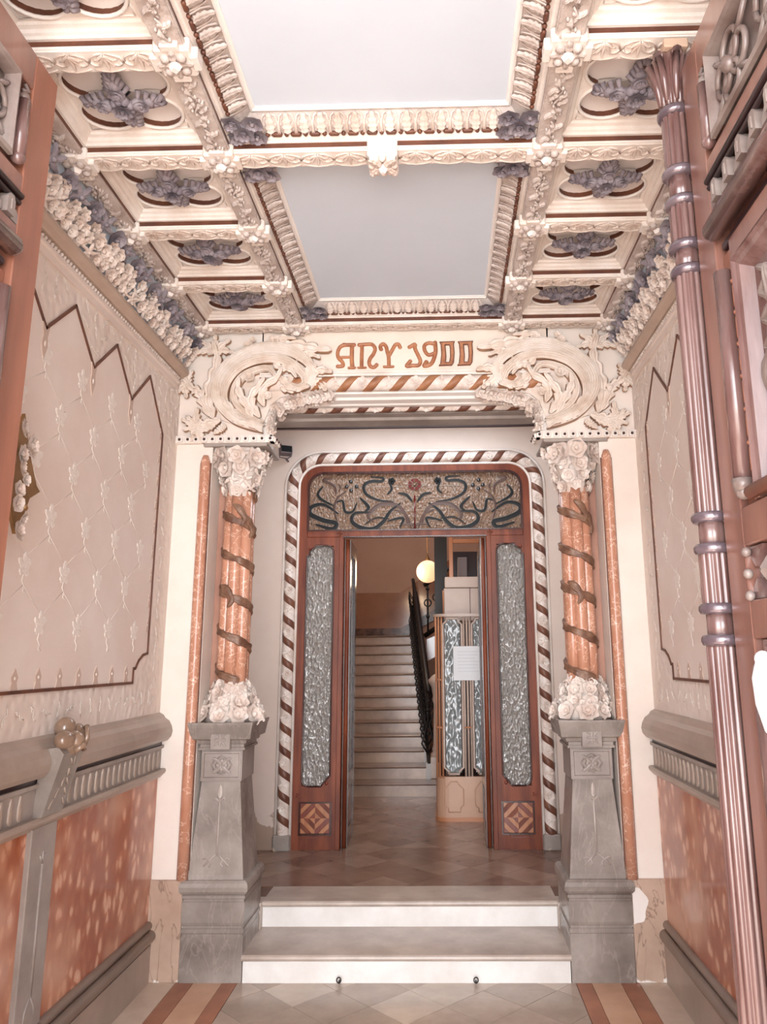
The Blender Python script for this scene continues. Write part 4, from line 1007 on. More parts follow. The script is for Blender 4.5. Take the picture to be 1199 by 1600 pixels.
# ---- pedestals, columns, capitals, colonnettes
def sq(g, levels, cx, yf, mi=0):
    """stack of square sections: (z, half width, front offset, depth)"""
    rings = []
    for z, hw, fo, dp in levels: rings.append([(cx-hw, yf-fo, z), (cx+hw, yf-fo, z), (cx+hw, yf+dp, z), (cx-hw, yf+dp, z)])
    g.loft(rings, sm=False, mi=mi)
PIN = mat('carved_pale', (186, 174, 166), .4, (160, 146, 138), 8)
for sx, word in ((-1, 'left'), (1, 'right')):
    t = thing('pedestal', 'tall grey stone pedestal with tapering shaft, %s of the steps' % word, 'pedestal', (sx*.93, YP+.15, 0), 'stone pedestals')
    cx = sx*.932; yf = YP-.02
    for nm, lv in (('plinth', [(0, .150, 0, .34), (.195, .150, 0, .34), (.20, .147, -.003, .34), (.21, .147, -.003, .34), (.215, .152, .002, .34), (.232, .152, .002, .34), (.236, .146, -.004, .34), (.245, .146, -.004, .34), (.25, .149, 0, .34), (.262, .152, .004, .34), (.35, .152, .004, .34), (.355, .148, -.001, .34), (.364, .148, -.001, .34), (.368, .154, .006, .34), (.38, .154, .006, .34), (.384, .148, 0, .34), (.388, .156, .008, .34), (.40, .166, .016, .34), (.42, .168, .018, .34), (.437, .164, .014, .34), (.448, .152, .004, .34)]),
                   ('shaft', [(.448, .138, -.01, .31), (.47, .135, -.013, .31), (.895, .098, -.035, .27), (.90, .098, -.035, .27)]),
                   ('carved_block', [(.90, .104, -.03, .28), (1.05, .104, -.03, .28)]),
                   ('cap', [(1.05, .118, -.015, .29), (1.062, .118, -.015, .29), (1.064, .112, -.02, .285), (1.078, .112, -.02, .285), (1.082, .124, -.01, .295), (1.098, .128, -.005, .30), (1.105, .150, .012, .32), (1.16, .160, .03, .33), (1.176, .165, .034, .34), (1.186, .165, .034, .34)])):
        g = G(); sq(g, lv, cx, yf); g.obj(nm, STONE if nm != 'carved_block' else STONEL, t)
    # incised stem with trefoil feet
    g = G(); yf2 = lambda z: yf+.013+(z-.47)*(.022/.425)-.002
    A = lambda x, z: (cx+x, yf2(z), z)
    g.tube([A(0, .56), A(0, .70), A(0, .84)], .005, 6)
    for k in (-1, 1):
        g.tube([A(0, .565), A(.035*k, .535), A(.062*k, .508)], .0045, 6); g.tube([A(.035*k, .535), A(.052*k, .545), A(.066*k, .540)], .004, 6); g.tube([A(.03*k, .538), A(.022*k, .518), A(.034*k, .505)], .0035, 6)
        g.tube([A(0, .80), A(.020*k, .822), A(.030*k, .808)], .004, 6)
    leafpath(g, [(0, .82), (0, .85), (0, .885)], .014, lambda u, v, h: Vector((cx+u, yf2(v)-h, v)), 0, .006, 0, 0, 4)
    g.obj('incised_stem', PIN, t)
    g = G(); yb = yf+.03
    Pb = lambda u, v, h: Vector((cx+u, yb-h, v))
    for k in range(4):
        a = pi/4+k*pi/2; leafpath(g, [(0, .975), (.03*cos(a), .975+.03*sin(a)), (.066*cos(a), .975+.052*sin(a))], .014, Pb, 0, .010, 2, .3, 4)
        a = k*pi/2; g.ball(Pb(.02*cos(a), .975+.02*sin(a), .002), .014, 8, 5, sc=(1, .5, 1)); g.tube([Pb(.04*cos(a)-.02*sin(a), .975+.035*sin(a)+.02*cos(a), .002), Pb(.052*cos(a), .975+.045*sin(a), .004), Pb(.04*cos(a)+.02*sin(a), .975+.035*sin(a)-.02*cos(a), .002)], .004, 5)
    g.frame(cx-.098, cx+.098, .908, 1.042, [(0, 0), (0, .008), (.008, .008), (.012, 0)], P=lambda a, b2, h: (a, yb-h, b2))
    g.obj('carved_leaves', STONEL, t)
    g = G(); g.cbox(cx-.05, cx+.05, yf-.020, yf+.05, 1.055, 1.15, .003)
    Pc = lambda u, v, h: Vector((cx+u, yf-.020-h, 1.102+v))
    for k in range(4):
        a = k*pi/2; leafpath(g, [(0, 0), (.014*cos(a), .014*sin(a)), (.03*cos(a), .03*sin(a))], .009, Pc, 0, .008, 0, 0, 3)
        a += pi/4; leafpath(g, [(.0, 0), (.02*cos(a), .02*sin(a)), (.045*cos(a), .043*sin(a))], .007, Pc, 0, .006, 0, 0, 3)
    g.obj('carved_boss', STONEL, t)

    # column
    cy = YP+.14
    t = thing('column', 'clustered orange marble column bound with brown ribbon, %s side' % word, 'column', (cx, cy, 1.19), 'ribboned marble columns')
    for k in range(6):
        a = pi/6+k*pi/3; g = G(); rad = .034; px_, py_ = cx+.052*cos(a), cy+.052*sin(a)
        g.lathe([(rad, 1.30), (rad, 1.6), (rad*.98, 2.0), (rad*.96, 2.46)], (px_, py_, 0), 18); g.obj('shaft', TERRA, t)
    g = G(); g.lathe([(.05, 1.3), (.05, 2.46)], (cx, cy, 0), 12); g.obj('core', TERRA, t)
    g = G(); N = 220; turns = 5.0; rows = []; rs = random.Random(6)
    for i in range(N+1):
        q = i/N; a = -2*pi*turns*q-.9; z = 1.38+q*1.05
        rr = .0885-.004*abs(sin(3*(a)))+.002*sin(i*.9)
        wv = .021+.004*sin(i*.45)+.002*sin(i*1.7); P3 = lambda r_, dz_: Vector((cx+r_*cos(a), cy+r_*sin(a), z+dz_))
        rows.append([P3(rr-.012, -wv), P3(rr+.004, -wv), P3(rr+.007, -wv*.8), P3(rr+.003, -wv*.3), P3(rr+.005, wv*.3), P3(rr+.008, wv*.85), P3(rr+.004, wv), P3(rr-.012, wv)])
    g.loft(rows, closed=False, cap=False)
    g.obj('ribbon', BRICKM, t)
    for z, a in ((2.30, -1.3), (2.24, -.7), (1.86, -1.9)):
        P_ = lambda u, v, h: Vector((cx+(.086+h)*cos(a+u/.09), cy+(.086+h)*sin(a+u/.09), z+v))
        g = G(); leafpath(g, [(-.04, .03), (0, 0), (.03, -.05), (.01, -.09)], .024, P_, 0, .016, 2, .3, 5); g.obj('ribbon_fold', BRICKM, t)
    # foot flowers
    fb = thing('flower_base', None, None, (cx, cy, 1.19), parent=t)
    ORG[fb] = Vector((cx, cy, 1.19)); rs = random.Random(21 if sx < 0 else 22)
    g = G(); g.lathe([(.14, 1.186), (.135, 1.24), (.11, 1.30), (.085, 1.38), (.06, 1.40)], (cx, cy, 0), 12); g.obj('flower_core', FLW, fb)
    for ring, (z, rr, n, s_) in enumerate(((1.222, .138, 11, .054), (1.275, .120, 10, .052), (1.325, .100, 9, .046), (1.37, .086, 8, .038))):
        for i in range(n):
            a = 2*pi*(i+.5*(ring % 2))/n+rs.uniform(-.1, .1)
            if sin(a) > .75: continue
            nz = Vector((cos(a), sin(a), .35)).normalized(); xa = Vector((-sin(a), cos(a), 0)); sq_ = 1.18 if ring == 0 else 1
            inst('blossom', rs.choice(ROSES+[STARW]), fb, (cx+rr*cos(a)*sq_, cy+rr*sin(a), z+rs.uniform(-.008, .008)), basis(xa, nz.cross(xa), nz) @ RZ(rs.random()*6), s_*rs.uniform(.85, 1.15))
    # capital
    cp = thing('capital', None, None, (cx, cy, 2.40), parent=t)
    g = G(); g.lathe([(.075, 2.38), (.085, 2.44), (.10, 2.52), (.13, 2.60), (.15, 2.64)], (cx, cy, 0), 12); g.obj('capital_core', FLW, cp)
    for ring, (z, rr, n, s_) in enumerate(((2.415, .086, 8, .036), (2.475, .096, 8, .046), (2.54, .118, 9, .052), (2.605, .142, 10, .054))):
        for i in range(n):
            a = 2*pi*(i+.5*(ring % 2))/n+rs.uniform(-.1, .1)
            if sin(a) > .8: continue
            nz = Vector((cos(a), sin(a), -.25)).normalized(); xa = Vector((-sin(a), cos(a), 0))
            inst('blossom', rs.choice(ROSES+[STARW]), cp, (cx+rr*cos(a), cy+rr*sin(a), z+rs.uniform(-.008, .008)), basis(xa, nz.cross(xa), nz) @ RZ(rs.random()*6), s_*rs.uniform(.85, 1.15))
    for i, a in enumerate((-2.3, -.85)):   # two large blossoms at the corners
        nz = Vector((cos(a), sin(a), 0)); xa = Vector((-sin(a), cos(a), 0))
        inst('large_blossom', ROSES[2], cp, (cx+.155*cos(a), cy+.155*sin(a), 2.58), basis(xa, nz.cross(xa), nz), .062)
    g = G(); a, b = sorted((cx-.19, cx+.17 if sx < 0 else cx+.19)); g.cbox(cx-.175, cx+.175, YP-.02, YP+.31, 2.64, 2.66, .003); g.obj('abacus', STONEL, t)

    # rod colonnette at the wall edge
    x = sx*1.093
    t = thing('corner_rod', 'slim orange marble rod at the %s wall edge' % word, 'rod', (x, YP, .45), 'orange marble corner rods')
    g = G(); g.lathe([(.028, .450), (.028, 1.0), (.0275, 2.52), (.025, 2.56), (.014, 2.59)], (x, YP-.012, 0), 18); g.obj('shaft', TERRA, t)
    g = G(); g.box(x-.031, x+.031, YP-.006, YP+.01, .45, 2.55); g.obj('backing_fillet', BRN, t)
    # dark red strip behind the column
    g = G(); g.box(*sorted((sx*1.058, sx*1.0)), 4.20, 4.34, 0.3, 2.64)
    o = g.obj('jamb_strip', mat('red_brown_jamb_'+word, (176, 132, 112), .5, (150, 106, 88), 2)); tag(o, 'plain reddish-brown jamb strip behind the %s column' % word, 'jamb', 'jamb strips')

# ================================================================== INNER DOOR
t = thing('door_surround', 'plaster roll with brown ribbon framing the inner door', 'door surround', (0, YD, LZ))
pc = rrect(.897, LZ, 2.945, .21, 12)
roll(t, [(x, YD-.004, z) for x, z in pc[::-1]], .038, .1455, start=.35, slope=.62, bw=.38, brown=BR2)
for o_, nm in ((.052, 'outer_fillet'), (-.048, 'inner_fillet')):
    g = G(); pp = rrect(.897+o_, LZ, 2.945+o_, .21+o_, 12); g.tube([(x, YD-.006, z) for x, z in pp], .010, 6, nrm=(0, 1, 0)); g.obj(nm, CRM2, t)
g = G()
for k in (-1, 1): g.cbox(k*.90-.058, k*.90+.058, YD-.05, YD, LZ, LZ+.10, .008)
g.obj('foot_block', wear(STONEL.copy(), (206, 186, 168), .1, .4, 12, .5), t)

dr = thing('door_1', 'inner wooden double door with stained glass fanlight and hammered sidelights, standing open', None, (0, YD, LZ), kind='structure')
Y0, Y1 = YD-.005, YD+.055
fr = rrect(.85, LZ, 2.90, .17, 10)
hole = rrect(.785, 2.41, 2.84, .11, 8)
DP = lambda u, v, h: (u, h, v)
# timber frame: outer rim piece built as ring strips
def ringpoly(g, outer, inner, y0, y1):
    n = len(outer); vs = [(x, y0, z) for x, z in outer]+[(x, y0, z) for x, z in inner]+[(x, y1, z) for x, z in outer]+[(x, y1, z) for x, z in inner]
    fs = []
    for i in range(n-1): fs += [(i, i+1, n+i+1, n+i), (2*n+i, 2*n+i+1, 3*n+i+1, 3*n+i), (i, i+1, 2*n+i+1, 2*n+i), (n+i, n+i+1, 3*n+i+1, 3*n+i)]
    g.add(vs, fs)
o1 = rrect(.85, LZ, 2.90, .17, 8); i1 = rrect(.785, LZ, 2.84, .11, 8)
g = G(); ringpoly(g, o1, i1, Y0, Y1); g.obj('outer_frame', WOODD, dr)
g = G(); g.cbox(-.785, .785, Y0+.002, Y1, 2.355, 2.41, .004); g.obj('transom_rail', WOODD, dr)
g = G(); g.box(-.785, .785, Y0-.006, Y0+.004, 2.402, 2.410); g.box(-.52, .52, Y0-.006, Y0+.004, 2.352, 2.360); g.obj('rail_bead', WOODK, dr)
o2 = rrect(.787, 2.41, 2.842, .112, 8); i2 = rrect(.770, 2.41, 2.825, .10, 8)
g = G(); ringpoly(g, o2, i2, Y0-.008, Y0+.01); g.obj('fanlight_bead', WOODK, dr)
for k in (-1, 1):
    for x, zz in ((.545, 2.383),):
        g = G()
        for dx, dz in ((0, 0), (.014, .0), (-.014, 0), (0, .014), (0, -.014)): g.ball((k*x+dx, Y0, zz+dz), .007, 6, 4)
        g.obj('carved_rosette', WOODD, dr)
# fanlight
fan = thing('fanlight', 'stained glass fanlight with dark tendrils and a red central flower', None, (0, YD+.02, 2.41), parent=dr)
ff = rrect(.775, 2.41, 2.83, .10, 8)
g = G(); g.poly(ff, DP, YD+.018, YD+.022); g.obj('amber_pane', TRG, fan)
def tw(cx, cy):   # crop px of the fanlight -> (x, z)
    px, py = 440+cx/2.855, 680+cy/2.855
    return ((px-647.4)*(.785/165.5), 2.838-(py-738)*(.428/90))
FPn = lambda s: (lambda u, v, h: Vector((s*u, YD+.014-h, v)))
TEND = [([(560, 400), (548, 350), (510, 312), (440, 310), (395, 345), (388, 368), (410, 385)], .016), ([(530, 305), (485, 340), (455, 385), (410, 418), (350, 410), (315, 382), (330, 348), (400, 345)], .017),
        ([(500, 300), (430, 290), (375, 260), (368, 222), (400, 205), (445, 205), (450, 190), (395, 185)], .013), ([(252, 385), (236, 330), (250, 280), (290, 245)], .009),
        ([(255, 350), (190, 308), (135, 318), (132, 350), (190, 378), (245, 392), (235, 415), (200, 410), (155, 395)], .019), ([(238, 315), (180, 285), (162, 258), (185, 225)], .012), ([(242, 262), (235, 225), (185, 195), (225, 190)], .012),
        ([(240, 300), (272, 292), (285, 340), (318, 340), (337, 300)], .011), ([(348, 278), (388, 320), (372, 342)], .013), ([(578, 420), (552, 355), (505, 335)], .010), ([(518, 260), (555, 268), (582, 300)], .012),
        ([(470, 385), (540, 372), (525, 415)], .011), ([(585, 418), (600, 400), (650, 400)], .008), ([(370, 400), (420, 370), (480, 375)], .007), ([(475, 205), (490, 240), (470, 265)], .010), ([(255, 250), (262, 230), (252, 215)], .007)]
for s in (1, -1):
    for pts, W_ in TEND:
        g = G(); leafpath(g, [tw(*p) for p in pts], W_*.86, FPn(s), 0, .004, 0, 0, 6, taper=lambda t: .35+.9*sin(pi*t)**.7, M_=12, edge=1); g.obj('tendril', [GLB if TEND.index((pts, W_)) % 3 else DKB, LEAD], fan)
    for cx, cy in ((308, 205), (290, 228), (310, 245), (334, 228), (358, 226)):
        if cx == 358: continue
        x, z = tw(cx, cy); g = G(); g.ball((s*x, YD+.010, z), .0145, 12, 7, sc=(1, .6, 1)); g.obj('glass_berry', BERRY, fan)
    x, z = tw(490, 205); g = G()
    for k in range(5): a = 2*pi*k/5; g.ball((s*(x+.017*cos(a)), YD+.013, z+.017*sin(a)), .012, 8, 4, sc=(1, .4, 1))
    g.ball((s*x, YD+.008, z), .009, 8, 5); g.obj('side_flower', GLB, fan)
for k in range(8):
    a = 2*pi*(k+.5)/8; x, z = tw(592, 222); g = G()
    g.poly([(x+.016*cos(a), z+.016*sin(a)), (x+.046*cos(a-.34), z+.042*sin(a-.34)), (x+.050*cos(a), z+.046*sin(a)), (x+.046*cos(a+.34), z+.042*sin(a+.34))], DP, YD+.008, YD+.014); g.obj('red_petal', GRED, fan)
g = G(); x, z = tw(592, 222); g.ball((x, YD+.01, z), .014, 10, 6); g.obj('flower_centre', TRG, fan)
g = G(); g.tube([(0, YD+.012, 2.415), (0, YD+.012, 2.66)], .006, 6)
g.obj('central_stem', GRED, fan)
g = G(); rs = random.Random(8)
for i in range(16):
    x = -.74+i*.099; g.tube([(x, YD+.014, 2.415), (x+rs.uniform(-.1, .1), YD+.014, 2.60+rs.uniform(-.05, .05)), (x+rs.uniform(-.12, .12), YD+.014, 2.80)], .0016, 4)
for i in range(4): g.tube([(-.75, YD+.014, 2.46+.09*i), (-.3, YD+.014, 2.43+.1*i), (.2, YD+.014, 2.48+.085*i), (.75, YD+.014, 2.45+.09*i)], .0016, 4)
g.obj('lead_came', LEAD, fan)
# jamb panels with sidelights
def sidelight(s):
    w_ = 'left' if s < 0 else 'right'
    p = thing('sidelight', None, None, (s*.68, YD, LZ), parent=dr)
    gx0, gx1 = .588, .780; z0, z1 = .65, 2.295
    # glass opening outline with a notched inner-top/outer corners
    def outl(d):
        a0, a1, b0, b1 = gx0-d, gx1+d, z0-d, z1+d; r = .05+d*.4; pts = []
        for i in range(5): a = -pi/2*(1-i/4)-0; pts.append((a1-r+r*cos(-pi/2+pi/2*i/4), b0+r+r*sin(-pi/2+pi/2*i/4)))
        pts += [(a1, b1-.07), (a1-.018, b1-.07), (a1-.018, b1-.045)]
        pts += [(a1-.048, b1-.018), (a1-.06, b1-.018), (a1-.06, b1)]
        for i in range(5): pts.append((a0+r+r*cos(pi/2+pi/2*i/4), b1-r+r*sin(pi/2+pi/2*i/4)))
        pts += [(a0, b0+.07), (a0+.018, b0+.05), (a0+.045, b0+.02), (a0+.06, b0)]
        return pts
    O = outl(0)
    g = G(); g.poly([(s*a, b) for a, b in O], DP, YD+.02, YD+.026); g.obj('hammered_pane', HAM, p)
    Oo = [(gx1+.005, z0-.05)]
    # timber around: rails, stiles
    g = G(); g.box(*sorted((s*.545, s*gx0)), Y0+.004, Y1, LZ, 2.355); g.box(*sorted((s*gx1, s*.79)), Y0+.004, Y1, LZ, 2.355)
    g.box(*sorted((s*gx0, s*gx1)), Y0+.004, Y1, z1, 2.355); g.box(*sorted((s*gx0, s*gx1)), Y0+.004, Y1, .55, z0); g.box(*sorted((s*gx0, s*gx1)), Y0+.004, Y1, LZ, .345)
    # corner pieces
    for poly in ([(gx1, z1), (gx1, z1-.07), (gx1-.018, z1-.07), (gx1-.018, z1-.045), (gx1-.048, z1-.018), (gx1-.06, z1-.018), (gx1-.06, z1)], [(gx0, z0), (gx0, z0+.07), (gx0+.018, z0+.05), (gx0+.045, z0+.02), (gx0+.06, z0)]):
        g.poly([(s*a, b) for a, b in poly], DP, Y0+.004, Y1)
    g.obj('panel_frame', WOODD, p)
    g = G(); pp = [(s*a, Y0+.0, b) for a, b in O]; pp.append(pp[0]); g.tube(pp, .006, 6, nrm=(0, 1, 0)); g.obj('glass_bead', WOODK, p)
    g = G(); 
    for (a, b) in ((gx1-.02, z1-.02), (gx0+.02, z0+.02)): g.ball((s*a, Y0+.0, b), .012, 7, 5)
    g.obj('corner_carving', WOODR, p)
    # parquet square
    a0, a1, b0, b1 = gx0-.008, gx1+.006, .350, .545; ccx, ccz = (a0+a1)/2, (b0+b1)/2; hw = (a1-a0)/2; hh = (b1-b0)/2
    g = G(); g.box(*sorted((s*a0, s*a1)), Y0+.012, Y1, b0, b1); g.obj('parquet_ground', WOODK, p)
    for qx in (-1, 1):
        for qz in (-1, 1):
            for k in range(5):
                u0, u1 = k*.4, k*.4+.37; pts = []
                sqr = [(0, 0), (1, 0), (1, 1), (0, 1)]
                # strip u0 < x+y < u1 inside unit square
                pl = sqr
                for lim, sg in ((u0, 1), (u1, -1)):
                    out = []
                    for i in range(len(pl)):
                        A, B_ = pl[i-1], pl[i]; fa = (A[0]+A[1]-lim)*sg; fb = (B_[0]+B_[1]-lim)*sg
                        if (fa >= 0) != (fb >= 0): tt = fa/(fa-fb); out.append((A[0]+(B_[0]-A[0])*tt, A[1]+(B_[1]-A[1])*tt))
                        if fb >= 0: out.append(B_)
                    pl = out
                    if len(pl) < 3: break
                if len(pl) < 3: continue
                g = G(); g.poly([(s*ccx+qx*u*hw*.985, ccz+qz*v_*hh*.985) for u, v_ in pl], DP, Y0+.006, Y0+.014)
                lite = (qx*s*-1 > 0) == (qz > 0)
                g.obj('parquet_strip', WOODL if (k % 2 == 0) == (lite) else (WOODD if lite else WOODR), p, org=(s*ccx, Y0, ccz))
    g = G(); g.frame(min(s*a0, s*a1), max(s*a0, s*a1), b0, b1, [(-.008, 0), (-.008, .01), (.002, .01), (.004, 0)], P=lambda a, b, h: (a, Y0+.004-h, b)); g.obj('square_bead', WOODK, p)
    g = G(); g.box(*sorted((s*(ccx-.05), s*(ccx+.05))), Y0-.003, Y0+.006, .325, .331); g.obj('scratch_bead', WOODR, p)
    g = G()
    for dx, dz in ((0, 0), (.009, .009), (-.009, .009), (.009, -.009), (-.009, -.009)): g.ball((s*.80+dx, Y0, .595+dz), .006, 6, 4)
    g.obj('carved_rosette', WOODR, p)
sidelight(-1); sidelight(1)
g = G()
for k in (-1, 1): g.cbox(*sorted((k*.515, k*.547)), Y0-.004, Y1+.01, LZ, 2.357, .003)
g.obj('inner_jamb', WOODD, dr)
# open leaves
for s, w_ in ((-1, 'left'), (1, 'right')):
    ang = radians(-4 if s > 0 else -22); L = .50
    p = thing('door_leaf', '%s leaf of the inner door, swung open into the stair hall' % w_, None, (s*.50, YD+.06, LZ), parent=dr)
    d = Vector((-s*sin(ang)*-1*0, 0, 0))
    dx = -s*sin(radians(0 if s > 0 else -1.5)); dy = cos(radians(3)); D = Vector((dx, dy, 0)).normalized(); Nn = Vector((D.y, -D.x, 0))
    base = Vector((s*.492, YD+.06, 0))
    def LQ(u, h, z): return base+D*u+Nn*h+Vector((0, 0, z))
    def lbox(g, u0, u1, h0, h1, z0, z1, mi=0):
        vs = [LQ(u, h, z) for u in (u0, u1) for h in (h0, h1) for z in (z0, z1)]
        g.add(vs, [(0, 1, 3, 2), (4, 6, 7, 5), (0, 4, 5, 1), (2, 3, 7, 6), (0, 2, 6, 4), (1, 5, 7, 3)], mi)
    zt = 2.345; zb = LZ+.006
    g = G(); lbox(g, 0, .07, -.02, .02, zb, zt); lbox(g, L-.09, L, -.02, .02, zb, zt); lbox(g, .07, L-.09, -.02, .02, zt-.10, zt); lbox(g, .07, L-.09, -.02, .02, .60, .72); lbox(g, .07, L-.09, -.02, .02, zb, .36); g.obj('leaf_frame', WOODK, p)
    g = G(); lbox(g, .07, L-.09, -.004, .004, .72, zt-.10); g.obj('glass_pane', HAM, p)
    g = G(); lbox(g, .07, L-.09, -.012, .012, .36, .60); g.obj('lower_panel', WOODR, p)
    g = G(); g.tube([LQ(-.012, 0, zb), LQ(-.012, 0, zt)], .016, 10); g.obj('hinge_post', WOODD, p)
    hz = 1.10; hs = -1 if s > 0 else 1
    if s < 0: continue
    g = G(); q = [LQ(L-.045, hs*.055*(-1 if s > 0 else 1)*(1), z) for z in (.85, 1.0, 1.2, 1.4, 1.60)]
    g.tube(q, lambda t_: .006+.003*sin(pi*t_), 8)
    for z in (1.05, 1.40): g.tube([LQ(L-.045, 0, z), LQ(L-.045, hs*.055*(-1 if s > 0 else 1), z)], .006, 8)
    g.obj('pull_handle', CHROME, p, label='long polished pull handle')

# ================================================================== STAIR HALL
g = G(); g.box(-1.37, -1.25, YD+.13, 10.9, 0, 4.6); tag(g.obj('wall_stair_left', STAIRW), 'left wall of the stair hall', None, kind='structure')
g = G(); g.box(1.5, 1.62, YD+.13, 10.9, 0, 5.4); tag(g.obj('wall_stair_right', STAIRW), 'right wall of the stair hall', None, kind='structure')
g = G(); g.box(-1.37, 1.62, 7.3, 10.9, 5.2, 5.3); g.box(-1.37, 1.62, 7.25, 7.3, 3.42, 5.3); g.box(-1.37, -1.25, 7.3, 10.9, 4.6, 5.3); tag(g.obj('ceiling_stair_well', STAIRW), 'ceiling high over the stair well', None, kind='structure')
g = G(); g.box(-1.37, 1.62, YD+.1, 7.3, 3.42, 3.5); tag(g.obj('ceiling_stair_hall', STAIRW), 'ceiling of the lift lobby', None, kind='structure')
sw = thing('wall_stair_back', 'brown stair wall with glossy dado above the landing', None, (0, 10.8, 0), kind='structure')
g = G(); g.box(-1.37, 1.62, 10.75, 10.9, 0, 5.4); g.obj('wall_surface', STAIRW, sw)
R_, T_ = .118, .24; YS = 7.45; ZT = LZ+13*R_; YL = YS+12*T_
g = G(); dz = lambda y: 0
g.poly([(-1.25, ZT+.10), (-.40, ZT+.10), (.3, ZT+.48), (.3, ZT+1.06), (-.40, ZT+.60), (-1.25, ZT+.60)], lambda u, v, h: (u, h, v), 10.742, 10.76); g.obj('glossy_dado', STAIRD, sw)
g = G(); g.poly([(-1.25, ZT-.02), (-.35, ZT-.02), (.3, ZT+.35), (.3, ZT+.48), (-.40, ZT+.11), (-1.25, ZT+.11)], lambda u, v, h: (u, h, v), 10.736, 10.76); g.obj('marble_skirting', SKIRT, sw)
g = G(); g.box(-1.25, -1.235, YD+.2, 10.75, LZ, LZ+1.4); g.obj('side_dado', STAIRD, sw)
st = thing('staircase', 'marble staircase of thirteen steps rising to a landing', 'staircase', (-.5, YS, LZ))
for k in range(13):
    y = YS+k*T_; z1 = LZ+(k+1)*R_; xr = .12 if k == 0 else .035-.022*k
    y2 = y+T_+.03 if k < 12 else 10.75
    s_ = thing('step', None, None, (-.5, y, z1), parent=st)
    g = G(); g.box(-1.25, xr, y+.018, y2, z1-R_-.002 if k else LZ, z1-.022); g.obj('riser', STEPI, s_)
    g = G(); g.poly([(y2, z1), (y+.006, z1), (y, z1-.005), (y-.002, z1-.012), (y+.004, z1-.021), (y2, z1-.022)], lambda a, b2, h: (h, a, b2), -1.25, xr+.004); g.obj('tread', TREADI, s_)
g = G()
for k in range(1, 13):
    xr = .035-.022*k; g.box(xr, xr+.05, YS+k*T_, YS+(k+1)*T_+.03, LZ, LZ+(k+1)*R_+.03)
g.obj('stringer', STONE, st)
# balustrade
bl = thing('stair_balustrade', 'black wrought iron balustrade with dark handrail beside the stairs', 'balustrade', (.0, YS+.3, LZ))
def bp_(k, h): return Vector((.055-.022*k, YS+.12+k*T_, LZ+(k+1)*R_+.03+h))
g = G(); g.tube([bp_(k*.5, .72) for k in range(1, 25)], .022, 8); g.obj('handrail', BLACK, bl)
g = G(); g.tube([bp_(k*.5, .05) for k in range(1, 25)], .016, 6); g.obj('lower_bar', BLACK, bl)
g = G(); g.tube([bp_(k*.5, .62) for k in range(1, 25)], .012, 6); g.obj('upper_bar', BLACK, bl)
for k in range(2, 25):
    p = bp_(k*.5, 0); g = G(); g.tube([p, p+Vector((0, 0, .70))], .009, 6); g.ball(p+Vector((0, 0, .25)), .018, 6, 5); g.ball(p+Vector((0, 0, .48)), .018, 6, 5)
    g.tube([p+Vector((0, .04*cos(a), .37+.06*sin(a))) for a in [i*pi/4 for i in range(9)]], .006, 5)
    for q in (-1, 1): g.tube([p+Vector((q*.012, 0, .08)), p+Vector((q*.06, 0, .16)), p+Vector((q*.03, 0, .26)), p+Vector((q*.012, 0, .34)), p+Vector((q*.06, 0, .46)), p+Vector((q*.05, 0, .56)), p+Vector((q*.02, 0, .50))], .009, 5)
    g.obj('baluster', BLACK, bl)
ub = thing('upper_balustrade', 'black iron balusters of the upper flight behind the globe lamp', 'balustrade', (.05, 9.9, 2.2))
for k in range(4):
    x = .0+.11*k; z = 2.06+.07*k
    g = G(); g.tube([(x, 9.9, z-.3), (x, 9.9, z+.40)], .014, 6); g.tube([(x+.045*cos(a), 9.9, z+.12+.045*sin(a)) for a in [i*pi/5 for i in range(11)]], .010, 6); g.ball((x, 9.9, z-.05), .025, 6, 5); g.ball((x, 9.9, z+.3), .025, 6, 5); g.obj('baluster', BLACK, ub)
g = G(); g.tube([(-.05, 9.9, 1.76), (.40, 9.9, 2.06)], .03, 8); g.obj('lower_bar', BLACK, ub)
g = G(); g.tube([(-.05, 9.9, 2.40), (.40, 9.9, 2.70)], .025, 8); g.obj('handrail', BLACK, ub)
g = G(); g.poly([(-.02, 1.45), (.6, 1.75), (.6, 1.98), (-.02, 1.72)], lambda u, v, h: (u, h, v), 9.92, 10.1); g.obj('upper_string', STAIRD, ub)
nw = thing('newel_post', 'carved stone newel post at the foot of the stairs', 'newel post', (.12, 7.75, LZ+R_))
g = G(); g.lathe([(.07, LZ+R_), (.07, LZ+R_+.22), (.05, LZ+.36), (.06, LZ+.38), (.045, LZ+.42), (.04, LZ+.8), (.055, LZ+.84), (.045, LZ+.88), (.06, LZ+.96), (.085, LZ+1.0), (.09, LZ+1.03), (.05, LZ+1.07), (.02, LZ+1.09)], (.13, 7.78, 0), 14); g.obj('turned_shaft', LIFTP, nw)
g = G(); g.cbox(.055, .20, 7.70, 7.86, LZ+R_, LZ+R_+.20, .006); g.obj('block_base', STEPI, nw)
# globe lamp
gl = thing('globe_lamp', 'round opal globe lamp hanging over the stairs', 'lamp', (.03, 8.5, 2.43))
g = G(); g.ball((.03, 8.5, 2.43), .125, 24, 14); g.obj('globe', EM, gl)
g = G(); g.tube([(.03, 8.5, 2.55), (.03, 8.5, 4.4)], .006, 6); g.lathe([(.02, 2.545), (.03, 2.56), (.012, 2.60), (.006, 2.66)], (.03, 8.5, 0), 10); g.obj('hanging_rod', BRASS, gl)
l = bpy.data.lights.new('globe_light', 'POINT'); l.energy = 5; l.color = (1, .72, .48); l.shadow_soft_size = .14
lo = bpy.data.objects.new('globe_light', l); COL.objects.link(lo); lo.location = (-.25, 8.35, 2.40)
